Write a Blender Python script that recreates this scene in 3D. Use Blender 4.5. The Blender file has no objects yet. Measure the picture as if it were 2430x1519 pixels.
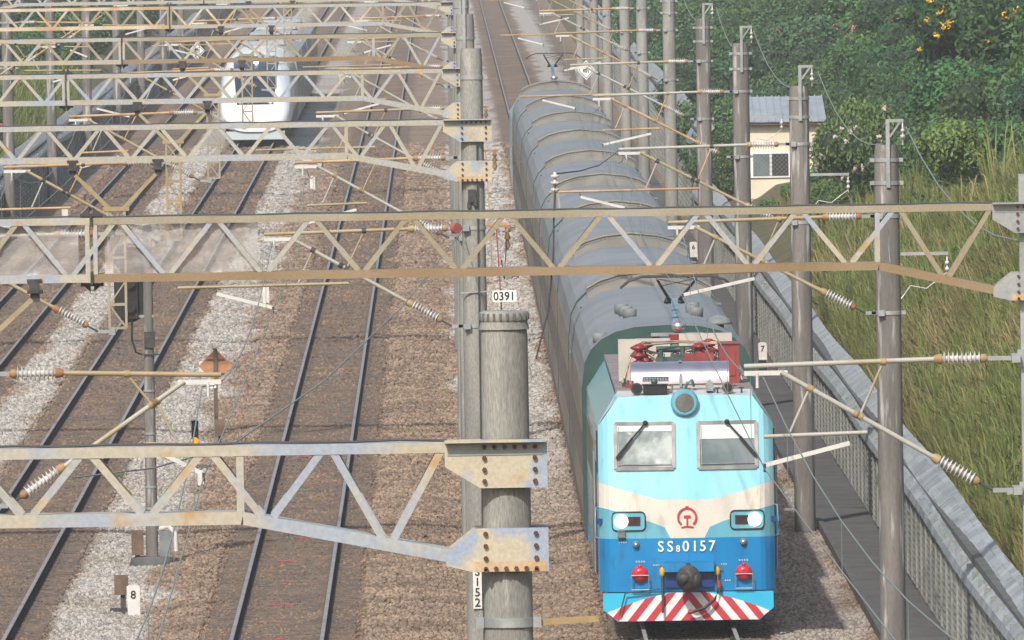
import bpy, math, random
import numpy as np
from mathutils import Vector, Matrix

random.seed(7); rng = np.random.default_rng(11)
R = math.radians
SC = bpy.context.scene
COL = SC.collection

# ------------------------------------------------------------------ camera
CAM_H = 13.35
cam_d = bpy.data.cameras.new("camera"); cam = bpy.data.objects.new("camera", cam_d); COL.objects.link(cam)
cam_d.sensor_width = 36.0; cam_d.lens = 36.0 * 34000 / 2430
cam_d.clip_start = 5.0; cam_d.clip_end = 4000.0
cam.matrix_world = (Matrix.Translation((0, 0, CAM_H)) @ Matrix.Rotation(R(-0.2726), 4, 'Z')
                    @ Matrix.Rotation(R(90 - 1.958), 4, 'X') @ Matrix.Rotation(R(-0.9), 4, 'Z'))
SC.camera = cam

# ------------------------------------------------------------------ light
SUN = Vector((-0.34, -1.02, 0.98)).normalized()          # towards the sun: behind the camera, a little to the left
SC.world = bpy.data.worlds.new("World"); SC.world.use_nodes = True
wn = SC.world.node_tree; wn.nodes.clear()
wo = wn.nodes.new("ShaderNodeOutputWorld"); wb = wn.nodes.new("ShaderNodeBackground"); ws = wn.nodes.new("ShaderNodeTexSky")
ws.sky_type = 'NISHITA'; ws.sun_disc = False
ws.sun_elevation = math.asin(SUN.z); ws.sun_rotation = math.atan2(SUN.x, SUN.y)
ws.air_density = 1.4; ws.dust_density = 3.0; ws.ozone_density = 1.0
wb.inputs[1].default_value = 0.13
wn.links.new(ws.outputs[0], wb.inputs[0]); wn.links.new(wb.outputs[0], wo.inputs[0])
sun_d = bpy.data.lights.new("sun", 'SUN'); sun_d.energy = 3.6; sun_d.angle = R(1.2); sun_d.color = (1.0, 0.95, 0.87)
sun = bpy.data.objects.new("sun", sun_d); COL.objects.link(sun)
sun.rotation_euler = SUN.to_track_quat('Z', 'Y').to_euler()
vs = SC.view_settings
vs.view_transform = 'Standard'; vs.look = 'None'; vs.gamma = 1.0; vs.use_curve_mapping = False; vs.exposure = 0.2
SC.cycles.max_bounces = 6; SC.cycles.diffuse_bounces = 2; SC.cycles.glossy_bounces = 2; SC.cycles.transparent_max_bounces = 12
SC.cycles.volume_bounces = 0

# ------------------------------------------------------------------ materials
def nd(t, kind, **kw):
    n = t.nodes.new(kind)
    for k, v in kw.items(): setattr(n, k, v)
    return n

def mat(name, c1, c2=None, scale=2.0, lo=.4, hi=.6, rough=.7, metal=0.0, stretch=(1, 1, 1), c3=None, scale3=9.0, lo3=.58, hi3=.68,
        grain=0.0, gscale=60.0, bump=0.0, emit=None, estr=0.0, rand=0.0, spec=.4, alpha=1.0, coat=0.0, rhue=0.0):
    m = bpy.data.materials.new(name); m.use_nodes = True; t = m.node_tree
    b = t.nodes['Principled BSDF']; L = t.links.new
    b.inputs['Roughness'].default_value = rough; b.inputs['Metallic'].default_value = metal
    b.inputs['Specular IOR Level'].default_value = spec; b.inputs['Alpha'].default_value = alpha
    b.inputs['Coat Weight'].default_value = coat; b.inputs['Coat Roughness'].default_value = .08
    geo = nd(t, 'ShaderNodeNewGeometry'); mp = nd(t, 'ShaderNodeMapping'); mp.inputs['Scale'].default_value = stretch
    L(geo.outputs['Position'], mp.inputs[0])
    def mixc(a, bb, fac, mode='MIX'):
        x = nd(t, 'ShaderNodeMix', data_type='RGBA', blend_type=mode)
        for sock, val in ((x.inputs[0], fac), (x.inputs[6], a), (x.inputs[7], bb)):
            if isinstance(val, (int, float)): sock.default_value = val
            elif isinstance(val, tuple): sock.default_value = (*val[:3], 1)
            else: L(val, sock)
        return x.outputs[2]
    def noise(sc, lo_, hi_, det=4.0):
        n = nd(t, 'ShaderNodeTexNoise'); n.inputs['Scale'].default_value = sc; n.inputs['Detail'].default_value = det
        L(mp.outputs[0], n.inputs[0])
        r = nd(t, 'ShaderNodeMapRange'); r.inputs[1].default_value = lo_; r.inputs[2].default_value = hi_
        L(n.outputs[0], r.inputs[0]); return r.outputs[0]
    c = c1
    if c2: c = mixc(c1, c2, noise(scale, lo, hi))
    if c3: c = mixc(c, c3, noise(scale3, lo3, hi3))
    if grain:
        g = noise(gscale, .3, .7, 2.0)
        mr = nd(t, 'ShaderNodeMapRange'); mr.inputs[3].default_value = 1 - grain; mr.inputs[4].default_value = 1 + grain; L(g, mr.inputs[0])
        v = nd(t, 'ShaderNodeCombineColor'); [L(mr.outputs[0], v.inputs[i]) for i in range(3)]
        c = mixc(c, v.outputs[0], 1.0, 'MULTIPLY')
    if rand or rhue:
        oi = nd(t, 'ShaderNodeObjectInfo'); hs = nd(t, 'ShaderNodeHueSaturation')
        mr = nd(t, 'ShaderNodeMapRange'); mr.inputs[3].default_value = 1 - rand; mr.inputs[4].default_value = 1 + rand; L(oi.outputs['Random'], mr.inputs[0])
        L(mr.outputs[0], hs.inputs['Value'])
        if rhue:
            wn_ = nd(t, 'ShaderNodeTexWhiteNoise', noise_dimensions='1D'); L(oi.outputs['Random'], wn_.inputs['W'])
            m2 = nd(t, 'ShaderNodeMapRange'); m2.inputs[3].default_value = .5 - rhue; m2.inputs[4].default_value = .5 + rhue; L(wn_.outputs[0], m2.inputs[0]); L(m2.outputs[0], hs.inputs['Hue'])
        if isinstance(c, tuple): hs.inputs['Color'].default_value = (*c, 1)
        else: L(c, hs.inputs['Color'])
        c = hs.outputs[0]
    if isinstance(c, tuple): b.inputs['Base Color'].default_value = (*c, 1)
    else: L(c, b.inputs['Base Color'])
    if bump:
        n = nd(t, 'ShaderNodeTexNoise'); n.inputs['Scale'].default_value = gscale; n.inputs['Detail'].default_value = 3; L(mp.outputs[0], n.inputs[0])
        bp = nd(t, 'ShaderNodeBump'); bp.inputs['Strength'].default_value = bump; bp.inputs['Distance'].default_value = .03
        L(n.outputs[0], bp.inputs['Height']); L(bp.outputs[0], b.inputs['Normal'])
    if emit:
        b.inputs['Emission Color'].default_value = (*emit, 1); b.inputs['Emission Strength'].default_value = estr
    return m

M = {}
M['paint'] = mat('weathered pale paint', (.31, .345, .40), (.41, .375, .30), 1.3, .42, .55, .55, c3=(.42, .26, .10), scale3=2.2, lo3=.60, hi3=.72, grain=.10, gscale=25)
M['cream'] = mat('weathered cream paint', (.37, .345, .28), (.34, .355, .375), 1.1, .45, .6, .55, c3=(.50, .32, .14), scale3=3.0, lo3=.62, hi3=.74, grain=.12, gscale=25)
M['tan'] = mat('tan primer paint', (.225, .150, .078), (.27, .195, .115), .8, .4, .62, .6, grain=.08, gscale=30)
M['tanpale'] = mat('faded tan paint', (.28, .235, .155), (.32, .29, .225), 1.0, .4, .62, .6, grain=.1, gscale=30)
M['rusty'] = mat('rust stained paint', (.45, .30, .16), (.55, .47, .36), 1.2, .4, .6, .65, grain=.12, gscale=30)
M['plate'] = mat('bracket plate paint', (.29, .34, .43), (.46, .41, .31), 2.2, .44, .54, .5, c3=(.43, .27, .10), scale3=4.0, lo3=.60, hi3=.74, grain=.1, gscale=35)
M['bolt'] = mat('rusted bolt steel', (.07, .04, .025), (.13, .06, .03), 30, rough=.8)
M['steel'] = mat('galvanised steel', (.29, .31, .32), (.37, .38, .38), 2.5, .4, .6, .45, .3, grain=.08, gscale=20)
M['steel_d'] = mat('dull grey steel', (.26, .28, .29), (.33, .34, .34), 3, .4, .6, .5, .2, grain=.08, gscale=20)
M['white_arm'] = mat('white aluminium', (.60, .60, .58), (.50, .50, .48), 4, .5, .7, .4, .1)
M['tubetan'] = mat('yellowed tube paint', (.30, .235, .125), (.34, .295, .19), 1.5, .4, .6, .5, c3=(.42, .24, .11), scale3=3, lo3=.6, hi3=.7, grain=.08, gscale=30)
M['tubepale'] = mat('pale tube paint', (.38, .375, .34), (.33, .285, .19), 1.3, .5, .66, .45, grain=.06, gscale=30)
M['tuberust'] = mat('rust brown tube', (.36, .21, .10), (.46, .32, .18), 1.8, .4, .6, .6, grain=.1, gscale=30)
M['shed'] = mat('grey porcelain', (.55, .54, .53), (.40, .38, .37), 8, .45, .6, .22, spec=.6)
M['cap'] = mat('rust orange cap', (.27, .125, .055), (.33, .215, .10), 6, .4, .6, .65)
M['capy'] = mat('ochre cap', (.34, .25, .12), (.28, .175, .08), 6, .45, .65, .55)
M['dark'] = mat('black iron', (.03, .03, .032), (.06, .055, .05), 8, rough=.55)
M['black'] = mat('matt black', (.014, .015, .017), rough=.6)
M['conc'] = mat('mast concrete', (.275, .27, .248), (.205, .20, .185), 1.2, .42, .62, .85, stretch=(3, 3, .5), c3=(.38, .37, .34), scale3=2.6, lo3=.60, hi3=.74, grain=.24, gscale=34, bump=.2)
M['conc_warm'] = mat('weathered mast concrete', (.185, .170, .155), (.125, .117, .110), 1.6, .42, .62, .85, stretch=(3, 3, .30), c3=(.40, .39, .37), scale3=2.6, lo3=.57, hi3=.68, grain=.16, gscale=30, bump=.2)
M['wire'] = mat('oxidised copper wire', (.23, .28, .26), rough=.5, metal=.3)
M['wire_d'] = mat('dark cable', (.05, .055, .06), rough=.5)
M['white'] = mat('white enamel', (.78, .78, .76), (.66, .65, .62), 5, .5, .8, .4)
M['stonew'] = mat('white marker stone', (.66, .63, .60), (.55, .52, .48), 6, .4, .7, .8, grain=.1)
M['lettering'] = mat('black lettering', (.02, .02, .02), rough=.5)
M['red_let'] = mat('red lettering', (.50, .06, .14), rough=.5)
M['rail_top'] = mat('polished rail head', (.30, .285, .29), (.20, .18, .18), 3, .4, .6, .5, .1, spec=.3)
M['rail_side'] = mat('rusted rail web', (.036, .026, .026), (.062, .040, .034), 5, .4, .6, .9, spec=.08)
M['sleeper'] = mat('dirty concrete sleeper', (.105, .088, .078), (.17, .125, .095), 1.7, .4, .62, .9, c3=(.26, .20, .14), scale3=6, lo3=.58, hi3=.75, grain=.25, gscale=40)
M['redpaint'] = mat('red paint mark', (.46, .05, .07), (.28, .10, .08), 9, .4, .65, .7)
M['wallslat'] = mat('mossy concrete slat', (.20, .205, .19), (.26, .26, .24), 1.5, .4, .6, .9, c3=(.10, .115, .08), scale3=2, lo3=.55, hi3=.75, grain=.15, gscale=30)
M['wallpost'] = mat('dark wall post', (.075, .08, .075), (.11, .11, .105), 2, .4, .6, .9, grain=.15, gscale=30)
M['coping'] = mat('slate coping', (.30, .325, .345), (.225, .245, .255), .9, .42, .6, .7, c3=(.15, .16, .145), scale3=5, lo3=.6, hi3=.76, grain=.14, gscale=35, rand=.16)
M['slab'] = mat('walkway slab concrete', (.080, .078, .078), (.105, .10, .098), 1.2, .4, .6, .9, grain=.22, gscale=35)
M['soil'] = mat('dark red soil', (.045, .028, .026), (.075, .05, .042), 2, .4, .6, .95, grain=.3, gscale=20)
M['signal'] = mat('signal black', (.012, .013, .015), (.02, .02, .021), 5, rough=.45)
M['boardback'] = mat('orange sign back', (.46, .225, .12), (.38, .18, .09), 4, .4, .6, .6)
M['brownbox'] = mat('brown cable box', (.115, .075, .052), (.16, .11, .08), 5, .4, .6, .8)
M['lampo'] = mat('lit orange lamp', (.25, .06, .005), emit=(1.0, .26, .01), estr=1.7, rough=.4)
M['headl'] = mat('lit headlight', (.95, .95, .9), emit=(1.0, .90, .70), estr=5.0, rough=.3)
M['film'] = mat('plastic film', (.46, .43, .42), (.40, .375, .365), 2, .35, .65, .3, stretch=(1, 1, 5), alpha=.50, grain=.12, gscale=20, spec=.6, bump=.15)

# ------------------------------------------------------------------ mesh builder
class MB:
    def __init__(s): s.v = []; s.f = []; s.m = []; s.sm = []
    def add(s, vs_, fs, mi=0, smooth=False):
        o = len(s.v); s.v += [tuple(p) for p in vs_]
        for f in fs: s.f.append([i + o for i in f]); s.m.append(mi); s.sm.append(smooth)
        return s
    def box(s, c, d, mi=0, rot=None):
        x, y, z = d[0] / 2, d[1] / 2, d[2] / 2
        P = [Vector(p) for p in ((-x, -y, -z), (x, -y, -z), (x, y, -z), (-x, y, -z), (-x, -y, z), (x, -y, z), (x, y, z), (-x, y, z))]
        if rot is not None: P = [rot @ p for p in P]
        c = Vector(c)
        return s.add([p + c for p in P], [(0, 3, 2, 1), (4, 5, 6, 7), (0, 1, 5, 4), (1, 2, 6, 5), (2, 3, 7, 6), (3, 0, 4, 7)], mi)
    def frame(s, p0, p1, up=(0, 0, 1)):
        p0 = Vector(p0); p1 = Vector(p1); d = (p1 - p0); l = d.length; d.normalize(); u = Vector(up)
        if abs(d.dot(u)) > .98: u = Vector((0, 1, 0))
        a = d.cross(u).normalized(); b = a.cross(d).normalized()
        return p0, p1, d, a, b, l
    def bar(s, p0, p1, w, h, mi=0, up=(0, 1, 0)):
        """rectangular bar; w across (along d x up), h along up"""
        p0, p1, d, a, b, l = s.frame(p0, p1, up); a = a * w / 2; b = b * h / 2
        return s.add([p0 - a - b, p0 + a - b, p0 + a + b, p0 - a + b, p1 - a - b, p1 + a - b, p1 + a + b, p1 - a + b],
                     [(0, 1, 2, 3), (7, 6, 5, 4), (0, 4, 5, 1), (1, 5, 6, 2), (2, 6, 7, 3), (3, 7, 4, 0)], mi)
    def lathe(s, p0, p1, prof, n=10, mi=0, smooth=True):
        """prof: list of (t along p0->p1, radius)"""
        p0, p1, d, a, b, l = s.frame(p0, p1); vs_ = []; fs = []; k = len(prof)
        for t, r in prof:
            c = p0 + (p1 - p0) * t
            for i in range(n):
                w = 2 * math.pi * i / n; vs_.append(c + a * (r * math.cos(w)) + b * (r * math.sin(w)))
        for j in range(k - 1):
            for i in range(n):
                i2 = (i + 1) % n; fs.append((j * n + i, j * n + i2, (j + 1) * n + i2, (j + 1) * n + i))
        s.add(vs_, fs, mi, smooth)
        s.add(vs_[:n], [tuple(range(n))[::-1]], mi); s.add(vs_[-n:], [tuple(range(n))], mi)
        return s
    def tube(s, p0, p1, r, n=8, mi=0, r2=None): return s.lathe(p0, p1, [(0, r), (1, r if r2 is None else r2)], n, mi)
    def path(s, pts, r, n=6, mi=0):
        pts = [Vector(p) for p in pts]; vs_ = []; fs = []
        for j, p in enumerate(pts):
            d = (pts[min(j + 1, len(pts) - 1)] - pts[max(j - 1, 0)]).normalized()
            u = Vector((0, 0, 1)) if abs(d.z) < .95 else Vector((1, 0, 0))
            a = d.cross(u).normalized(); b = a.cross(d)
            for i in range(n):
                w = 2 * math.pi * i / n; vs_.append(p + a * r * math.cos(w) + b * r * math.sin(w))
        for j in range(len(pts) - 1):
            for i in range(n):
                i2 = (i + 1) % n; fs.append((j * n + i, j * n + i2, (j + 1) * n + i2, (j + 1) * n + i))
        return s.add(vs_, fs, mi, True)
    def prism(s, poly, y0, y1, mi=0, plane='xz'):
        """polygon in a plane, thickness along the third axis"""
        def P(p, w): return (p[0], w, p[1]) if plane == 'xz' else ((w, p[0], p[1]) if plane == 'yz' else (p[0], p[1], w))
        n = len(poly); vs_ = [P(p, y0) for p in poly] + [P(p, y1) for p in poly]
        fs = [tuple(range(n)), tuple(range(2 * n - 1, n - 1, -1))] + [(i, i + n, (i + 1) % n + n, (i + 1) % n) for i in range(n)]
        return s.add(vs_, fs, mi)
    def ball(s, c, r, mi=0, n=10, sq=(1, 1, 1)):
        c = Vector(c); vs_ = []; fs = []; k = n // 2 + 1
        for j in range(k + 1):
            ph = math.pi * j / k
            for i in range(n):
                th = 2 * math.pi * i / n
                vs_.append(c + Vector((r * sq[0] * math.sin(ph) * math.cos(th), r * sq[1] * math.sin(ph) * math.sin(th), r * sq[2] * math.cos(ph))))
        for j in range(k):
            for i in range(n): fs.append((j * n + i, (j + 1) * n + i, (j + 1) * n + (i + 1) % n, j * n + (i + 1) % n))
        return s.add(vs_, fs, mi, True)
    def mesh(s, name, mats):
        me = bpy.data.meshes.new(name); me.from_pydata(s.v, [], s.f)
        mats = mats if isinstance(mats, (list, tuple)) else [mats]
        for m in mats: me.materials.append(M[m] if isinstance(m, str) else m)
        me.polygons.foreach_set('material_index', s.m); me.polygons.foreach_set('use_smooth', s.sm); me.update()
        return me
    def build(s, name, mats, parent=None, loc=None, **kw):
        return link(name, s.mesh(name, mats), parent, loc, **kw)

def link(name, data, parent=None, loc=None, label=None, cat=None, group=None, kind=None):
    o = bpy.data.objects.new(name, data); COL.objects.link(o)
    if parent: o.parent = parent
    if loc is not None: o.location = loc
    return tag(o, label, cat, group, kind)
def tag(o, label=None, cat=None, group=None, kind=None):
    if label: o['label'] = label
    if cat: o['category'] = cat
    if group: o['group'] = group
    if kind: o['kind'] = kind
    return o
def thing(name, loc, label, cat, group=None, rz=0):
    o = link(name, None, None, loc, label, cat, group); o.rotation_euler = (0, 0, rz); o.empty_display_size = .2
    return o
def copy_tree(o, loc=None, parent=None, label=None, rz=None, root=True):
    c = o.copy(); COL.objects.link(c)
    if parent: c.parent = parent
    if root:
        if loc is not None: c.location = loc
        if rz is not None: c.rotation_euler = (0, 0, rz)
        if label: c['label'] = label
    for ch in list(o.children): copy_tree(ch, parent=c, root=False)
    return c
def text_mesh(name, body, size, mats, depth=.004, squeeze=1.0):
    cu = bpy.data.curves.new(name, 'FONT'); cu.body = body; cu.size = size; cu.extrude = depth; cu.align_x = 'CENTER'; cu.align_y = 'CENTER'; cu.resolution_u = 3; cu.offset = size * .012
    tmp = bpy.data.objects.new(name, cu); COL.objects.link(tmp)
    dg = bpy.context.evaluated_depsgraph_get(); me = bpy.data.meshes.new_from_object(tmp.evaluated_get(dg))
    bpy.data.objects.remove(tmp); me.name = name; me.materials.clear(); me.materials.append(M[mats])
    me.transform(Matrix.Diagonal((squeeze, 1, 1, 1)) ); me.transform(Matrix.Rotation(R(90), 4, 'X'))   # stands in the xz plane, facing -y
    return me
ORD = ['first', 'second', 'third', 'fourth', 'fifth', 'sixth', 'seventh', 'eighth', 'ninth', 'tenth', 'eleventh', 'twelfth']

def scatter(name, pts, scl, rot, protos, kind='stuff', idx=None, **kw):
    """one object: prototypes instanced on points by geometry nodes"""
    c = bpy.data.collections.new(name + ' pieces')
    for i, me in enumerate(protos): c.objects.link(bpy.data.objects.new('%s piece %02d' % (name, i), me))
    me = bpy.data.meshes.new(name); n = len(pts)
    me.vertices.add(n); me.vertices.foreach_set('co', np.asarray(pts, np.float32).ravel())
    a = me.attributes.new('scl', 'FLOAT_VECTOR', 'POINT'); a.data.foreach_set('vector', np.asarray(scl, np.float32).ravel())
    a = me.attributes.new('rot', 'FLOAT_VECTOR', 'POINT'); a.data.foreach_set('vector', np.asarray(rot, np.float32).ravel())
    a = me.attributes.new('idx', 'INT', 'POINT'); a.data.foreach_set('value', np.asarray(rng.integers(0, len(protos), n) if idx is None else idx, np.int32))
    g = bpy.data.node_groups.new(name, 'GeometryNodeTree')
    g.interface.new_socket('Geometry', in_out='INPUT', socket_type='NodeSocketGeometry'); g.interface.new_socket('Geometry', in_out='OUTPUT', socket_type='NodeSocketGeometry')
    gi = g.nodes.new('NodeGroupInput'); go = g.nodes.new('NodeGroupOutput'); ip = g.nodes.new('GeometryNodeInstanceOnPoints'); ci = g.nodes.new('GeometryNodeCollectionInfo')
    ci.inputs['Collection'].default_value = c; ci.inputs['Separate Children'].default_value = True; ci.inputs['Reset Children'].default_value = True
    ip.inputs['Pick Instance'].default_value = True
    def na(nm, ty):
        q = g.nodes.new('GeometryNodeInputNamedAttribute'); q.data_type = ty; q.inputs['Name'].default_value = nm
        return [o for o in q.outputs if o.enabled and o.name == 'Attribute'][0]
    L = g.links.new
    L(gi.outputs[0], ip.inputs['Points']); L(ci.outputs[0], ip.inputs['Instance'])
    L(na('idx', 'INT'), ip.inputs['Instance Index']); L(na('rot', 'FLOAT_VECTOR'), ip.inputs['Rotation']); L(na('scl', 'FLOAT_VECTOR'), ip.inputs['Scale'])
    L(ip.outputs[0], go.inputs[0])
    o = link(name, me, kind=kind, **kw); md = o.modifiers.new('scatter', 'NODES'); md.node_group = g
    return o

# ================================================================== SETTING
TX = {'A': lambda y: -12.06 + 0 * y, 'B': lambda y: -8.29 + .00045 * y, 'C': lambda y: -2.95 + .00038 * y, 'D': lambda y: 4.0 + 0 * y}
Y0, Y1 = 90.0, 1250.0

def ballast_material(name, stones):
    m = bpy.data.materials.new(name); m.use_nodes = True; t = m.node_tree; L = t.links.new; b = t.nodes['Principled BSDF']
    b.inputs['Roughness'].default_value = .95; b.inputs['Specular IOR Level'].default_value = .15
    geo = nd(t, 'ShaderNodeNewGeometry'); sp = nd(t, 'ShaderNodeSeparateXYZ'); L(geo.outputs['Position'], sp.inputs[0])
    def math_(op, a, b_=None, c=None):
        n = nd(t, 'ShaderNodeMath', operation=op)
        for i, v in enumerate((a, b_, c)):
            if v is None: continue
            if isinstance(v, (int, float)): n.inputs[i].default_value = v
            else: L(v, n.inputs[i])
        return n.outputs[0]
    def noise(sc, det=3, stretch=None):
        n = nd(t, 'ShaderNodeTexNoise'); n.inputs['Scale'].default_value = sc; n.inputs['Detail'].default_value = det
        if stretch:
            mp = nd(t, 'ShaderNodeMapping'); mp.inputs['Scale'].default_value = stretch; L(geo.outputs['Position'], mp.inputs[0]); L(mp.outputs[0], n.inputs[0])
        else: L(geo.outputs['Position'], n.inputs[0])
        return n.outputs[0]
    def rng_(v, a, b_, c=0., d=1.):
        n = nd(t, 'ShaderNodeMapRange', interpolation_type='SMOOTHSTEP'); n.inputs[1].default_value = a; n.inputs[2].default_value = b_; n.inputs[3].default_value = c; n.inputs[4].default_value = d
        L(v, n.inputs[0]); return n.outputs[0]
    X, Y = sp.outputs[0], sp.outputs[1]
    wob = math_('MULTIPLY_ADD', noise(.5, 3, (1, .22, 1)), 2.2, -1.1)
    Xw = math_('ADD', math_('ADD', X, wob), .2)
    def band(a, b_, s=.25): return math_('MULTIPLY', rng_(Xw, a - s, a + s), rng_(Xw, b_ - s, b_ + s, 1., 0.))
    wc = math_('MULTIPLY', band(.55, 2.75), rng_(Y, 255, 345))
    wr = math_('MULTIPLY', band(5.7, 7.2), rng_(Y, 225, 700, .55, 1.))
    wbc = math_('MULTIPLY', band(-6.75, -5.15, .3), rng_(noise(.12, 2), .3, .55, .55, 1.))
    wab = band(-10.5, -9.3, .3)
    white = math_('MAXIMUM', math_('MAXIMUM', wc, wr), math_('MAXIMUM', wbc, wab))
    dark = None
    for k, (x0, sl) in {'A': (-12.06, 0), 'B': (-8.29, .00045), 'C': (-2.95, .00038), 'D': (4.0, 0)}.items():
        dx = math_('ABSOLUTE', math_('SUBTRACT', math_('SUBTRACT', X, x0), math_('MULTIPLY', Y, sl)))
        q = rng_(math_('MULTIPLY_ADD', wob, .12, dx), 1.15, 1.5, 1., 0.)
        dark = q if dark is None else math_('MAXIMUM', dark, q)
    def mix(a, b_, f, mode='MIX'):
        x = nd(t, 'ShaderNodeMix', data_type='RGBA', blend_type=mode)
        for s_, v in ((x.inputs[0], f), (x.inputs[6], a), (x.inputs[7], b_)):
            if isinstance(v, tuple): s_.default_value = (*v, 1)
            elif isinstance(v, (int, float)): s_.default_value = v
            else: L(v, s_)
        return x.outputs[2]
    br = mix((.27, .20, .148), (.185, .138, .105), rng_(noise(.45, 4), .35, .65))
    c = mix(br, (.36, .335, .31), white)
    dk = mix((.15, .112, .088), (.23, .155, .10), rng_(noise(.5, 4, (1, .35, 1)), .42, .68))
    c = mix(c, dk, dark)
    if stones:
        oi = nd(t, 'ShaderNodeObjectInfo'); g = rng_(oi.outputs['Random'], 0, 1, .62, 1.24)
    else: g = rng_(noise(9, 3, (1, .25, 1)), .3, .7, .7, 1.2)
    cc = nd(t, 'ShaderNodeCombineColor'); [L(g, cc.inputs[i]) for i in range(3)]
    c = mix(c, cc.outputs[0], 1.0, 'MULTIPLY')
    L(c, b.inputs['Base Color']); M[name] = m
ballast_material('ballast', False); ballast_material('stone', True)

def sheet(name, xs, ys, zf, m, **kw):
    X, Y = np.meshgrid(np.array(xs, float), np.array(ys, float)); Z = zf(X, Y); nx, ny = len(xs), len(ys)
    v = np.stack([X, Y, Z], -1).reshape(-1, 3); i = np.arange(nx * ny).reshape(ny, nx)
    f = np.stack([i[:-1, :-1], i[:-1, 1:], i[1:, 1:], i[1:, :-1]], -1).reshape(-1, 4)
    me = bpy.data.meshes.new(name); me.from_pydata(v.tolist(), [], f.tolist()); me.materials.append(M[m])
    me.polygons.foreach_set('use_smooth', [True] * len(f))
    return link(name, me, **kw)
def wav(X, Y, a, b, p=0.): return np.sin(X * a + p) * np.cos(Y * b + p * 1.7)
def hill_r(X, Y):
    d = np.maximum(X - 8.96, 0); q = np.clip((Y - 300) / 60, 0, 1); k = 1.0 - .54 * q
    z = .95 + np.where(d < 6.5, d * k, 6.5 * k + (d - 6.5) * .42)
    return z + (.22 * wav(X, Y, 1.1, .13) + .15 * wav(X, Y, 2.3, .31, 2)) * np.minimum(d / 1.5, 1) + np.maximum(Y - 620, 0) * .006 * np.minimum(d / 8, 1)
def hill_l(X, Y):
    d = np.maximum(-15.5 - X, 0); return 1.2 + np.where(d < 8, d * .55, 4.4 + (d - 8) * .25) + .25 * wav(X, Y, .9, .11, 1) * np.minimum(d, 1)
M['grass_soil'] = mat('grassy soil', (.085, .085, .035), (.13, .105, .055), .7, .4, .6, .95, c3=(.05, .06, .03), scale3=2, grain=.3, gscale=9)
ys_ = list(np.arange(30, 700, 8)) + list(np.arange(700, 2600, 40))
sheet('ballast_ground', [-15.2, -13.6, -13, -12.4, -11.2, -10.2, -9.5, -8.6, -7, -6.2, -5.2, -4.2, -3, -2, -.8, .4, 1.4, 2.6, 4.2, 5.7, 6.6, 7.24, 7.26, 8.7],
      ys_, lambda X, Y: np.where(X > 7.25, -.36, -.215 + .035 * wav(X, Y, 1.3, .21) - .10 * np.exp(-((X + 5.6) / .9) ** 2) - .12 * np.exp(-((X - 1.2) / 1.0) ** 2) - .15 * np.exp(-((X - 6.9) / .6) ** 2)),
      'ballast', kind='structure')
sheet('hillside_ground', [8.7, 8.95, 8.96, 9.3, 10, 10.6, 11.3, 12, 13, 14, 15.6, 17, 19, 22, 26, 32, 40, 52, 70, 100, 150], ys_,
      lambda X, Y: np.where(X < 8.9, -.36, hill_r(X, Y)), 'grass_soil', kind='structure')
sheet('embankment_ground', [-150, -100, -70, -50, -40, -32, -26, -23, -20, -18, -16.6, -15.9, -15.5, -15.2], ys_,
      lambda X, Y: np.where(X > -15.3, -.36, hill_l(X, Y)), 'grass_soil', kind='structure')

# ---- ballast stones: individual stones near the camera
def stone_mesh(seed):
    r = random.Random(seed); t = (1 + 5 ** .5) / 2
    V = [(-1, t, 0), (1, t, 0), (-1, -t, 0), (1, -t, 0), (0, -1, t), (0, 1, t), (0, -1, -t), (0, 1, -t), (t, 0, -1), (t, 0, 1), (-t, 0, -1), (-t, 0, 1)]
    F = [(0, 11, 5), (0, 5, 1), (0, 1, 7), (0, 7, 10), (0, 10, 11), (1, 5, 9), (5, 11, 4), (11, 10, 2), (10, 7, 6), (7, 1, 8), (3, 9, 4), (3, 4, 2), (3, 2, 6), (3, 6, 8), (3, 8, 9), (4, 9, 5), (2, 4, 11), (6, 2, 10), (8, 6, 7), (9, 8, 1)]
    mb = MB(); mb.add([(x * r.uniform(.7, 1.15) / 1.9, y * r.uniform(.6, 1.1) / 1.9, z * r.uniform(.55, 1.0) / 1.9) for x, y, z in V], F)
    return mb.mesh('stone', 'stone')
def stones():
    P = []
    for (ya, yb, dens, sz) in ((234, 285, 105, .040), (285, 350, 70, .047), (350, 450, 38, .062), (450, 620, 20, .085)):
        ym = yb; xa = max(-13.6, -(1035 + 60) / 34000 * ym - .4); xb = 7.22; n = int((yb - ya) * (xb - xa) * dens)
        x = rng.uniform(xa, xb, n); y = rng.uniform(ya, yb, n); s = sz * rng.uniform(.6, 1.35, n)
        near = np.zeros(n, bool); rail = np.zeros(n, bool)
        for k in TX:
            dx = np.abs(x - TX[k](y)); near |= dx < 1.38; rail |= np.abs(dx - .752) < .13
        in_d = (np.abs(x - 4.0) < 1.25) & (y > 244) & (y < 512)
        keep = ~rail & ~in_d & ((rng.random(n) < .30) | ~near)
        z = np.where(near, -.205, -.20 + .035 * wav(x, y, 1.3, .21) - .10 * np.exp(-((x + 5.6) / .9) ** 2) - .12 * np.exp(-((x - 1.2) / 1.0) ** 2) - .15 * np.exp(-((x - 6.9) / .6) ** 2))
        s = np.where(near, s * .8, s)
        z = z + s * .22
        P.append(np.stack([x, y, z, s], 1)[keep])
    P = np.concatenate(P); n = len(P)
    scatter('ballast_stones', P[:, :3], np.repeat(P[:, 3:], 3, 1), rng.uniform(0, 6.28, (n, 3)), [stone_mesh(i) for i in range(5)])
stones()

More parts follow.
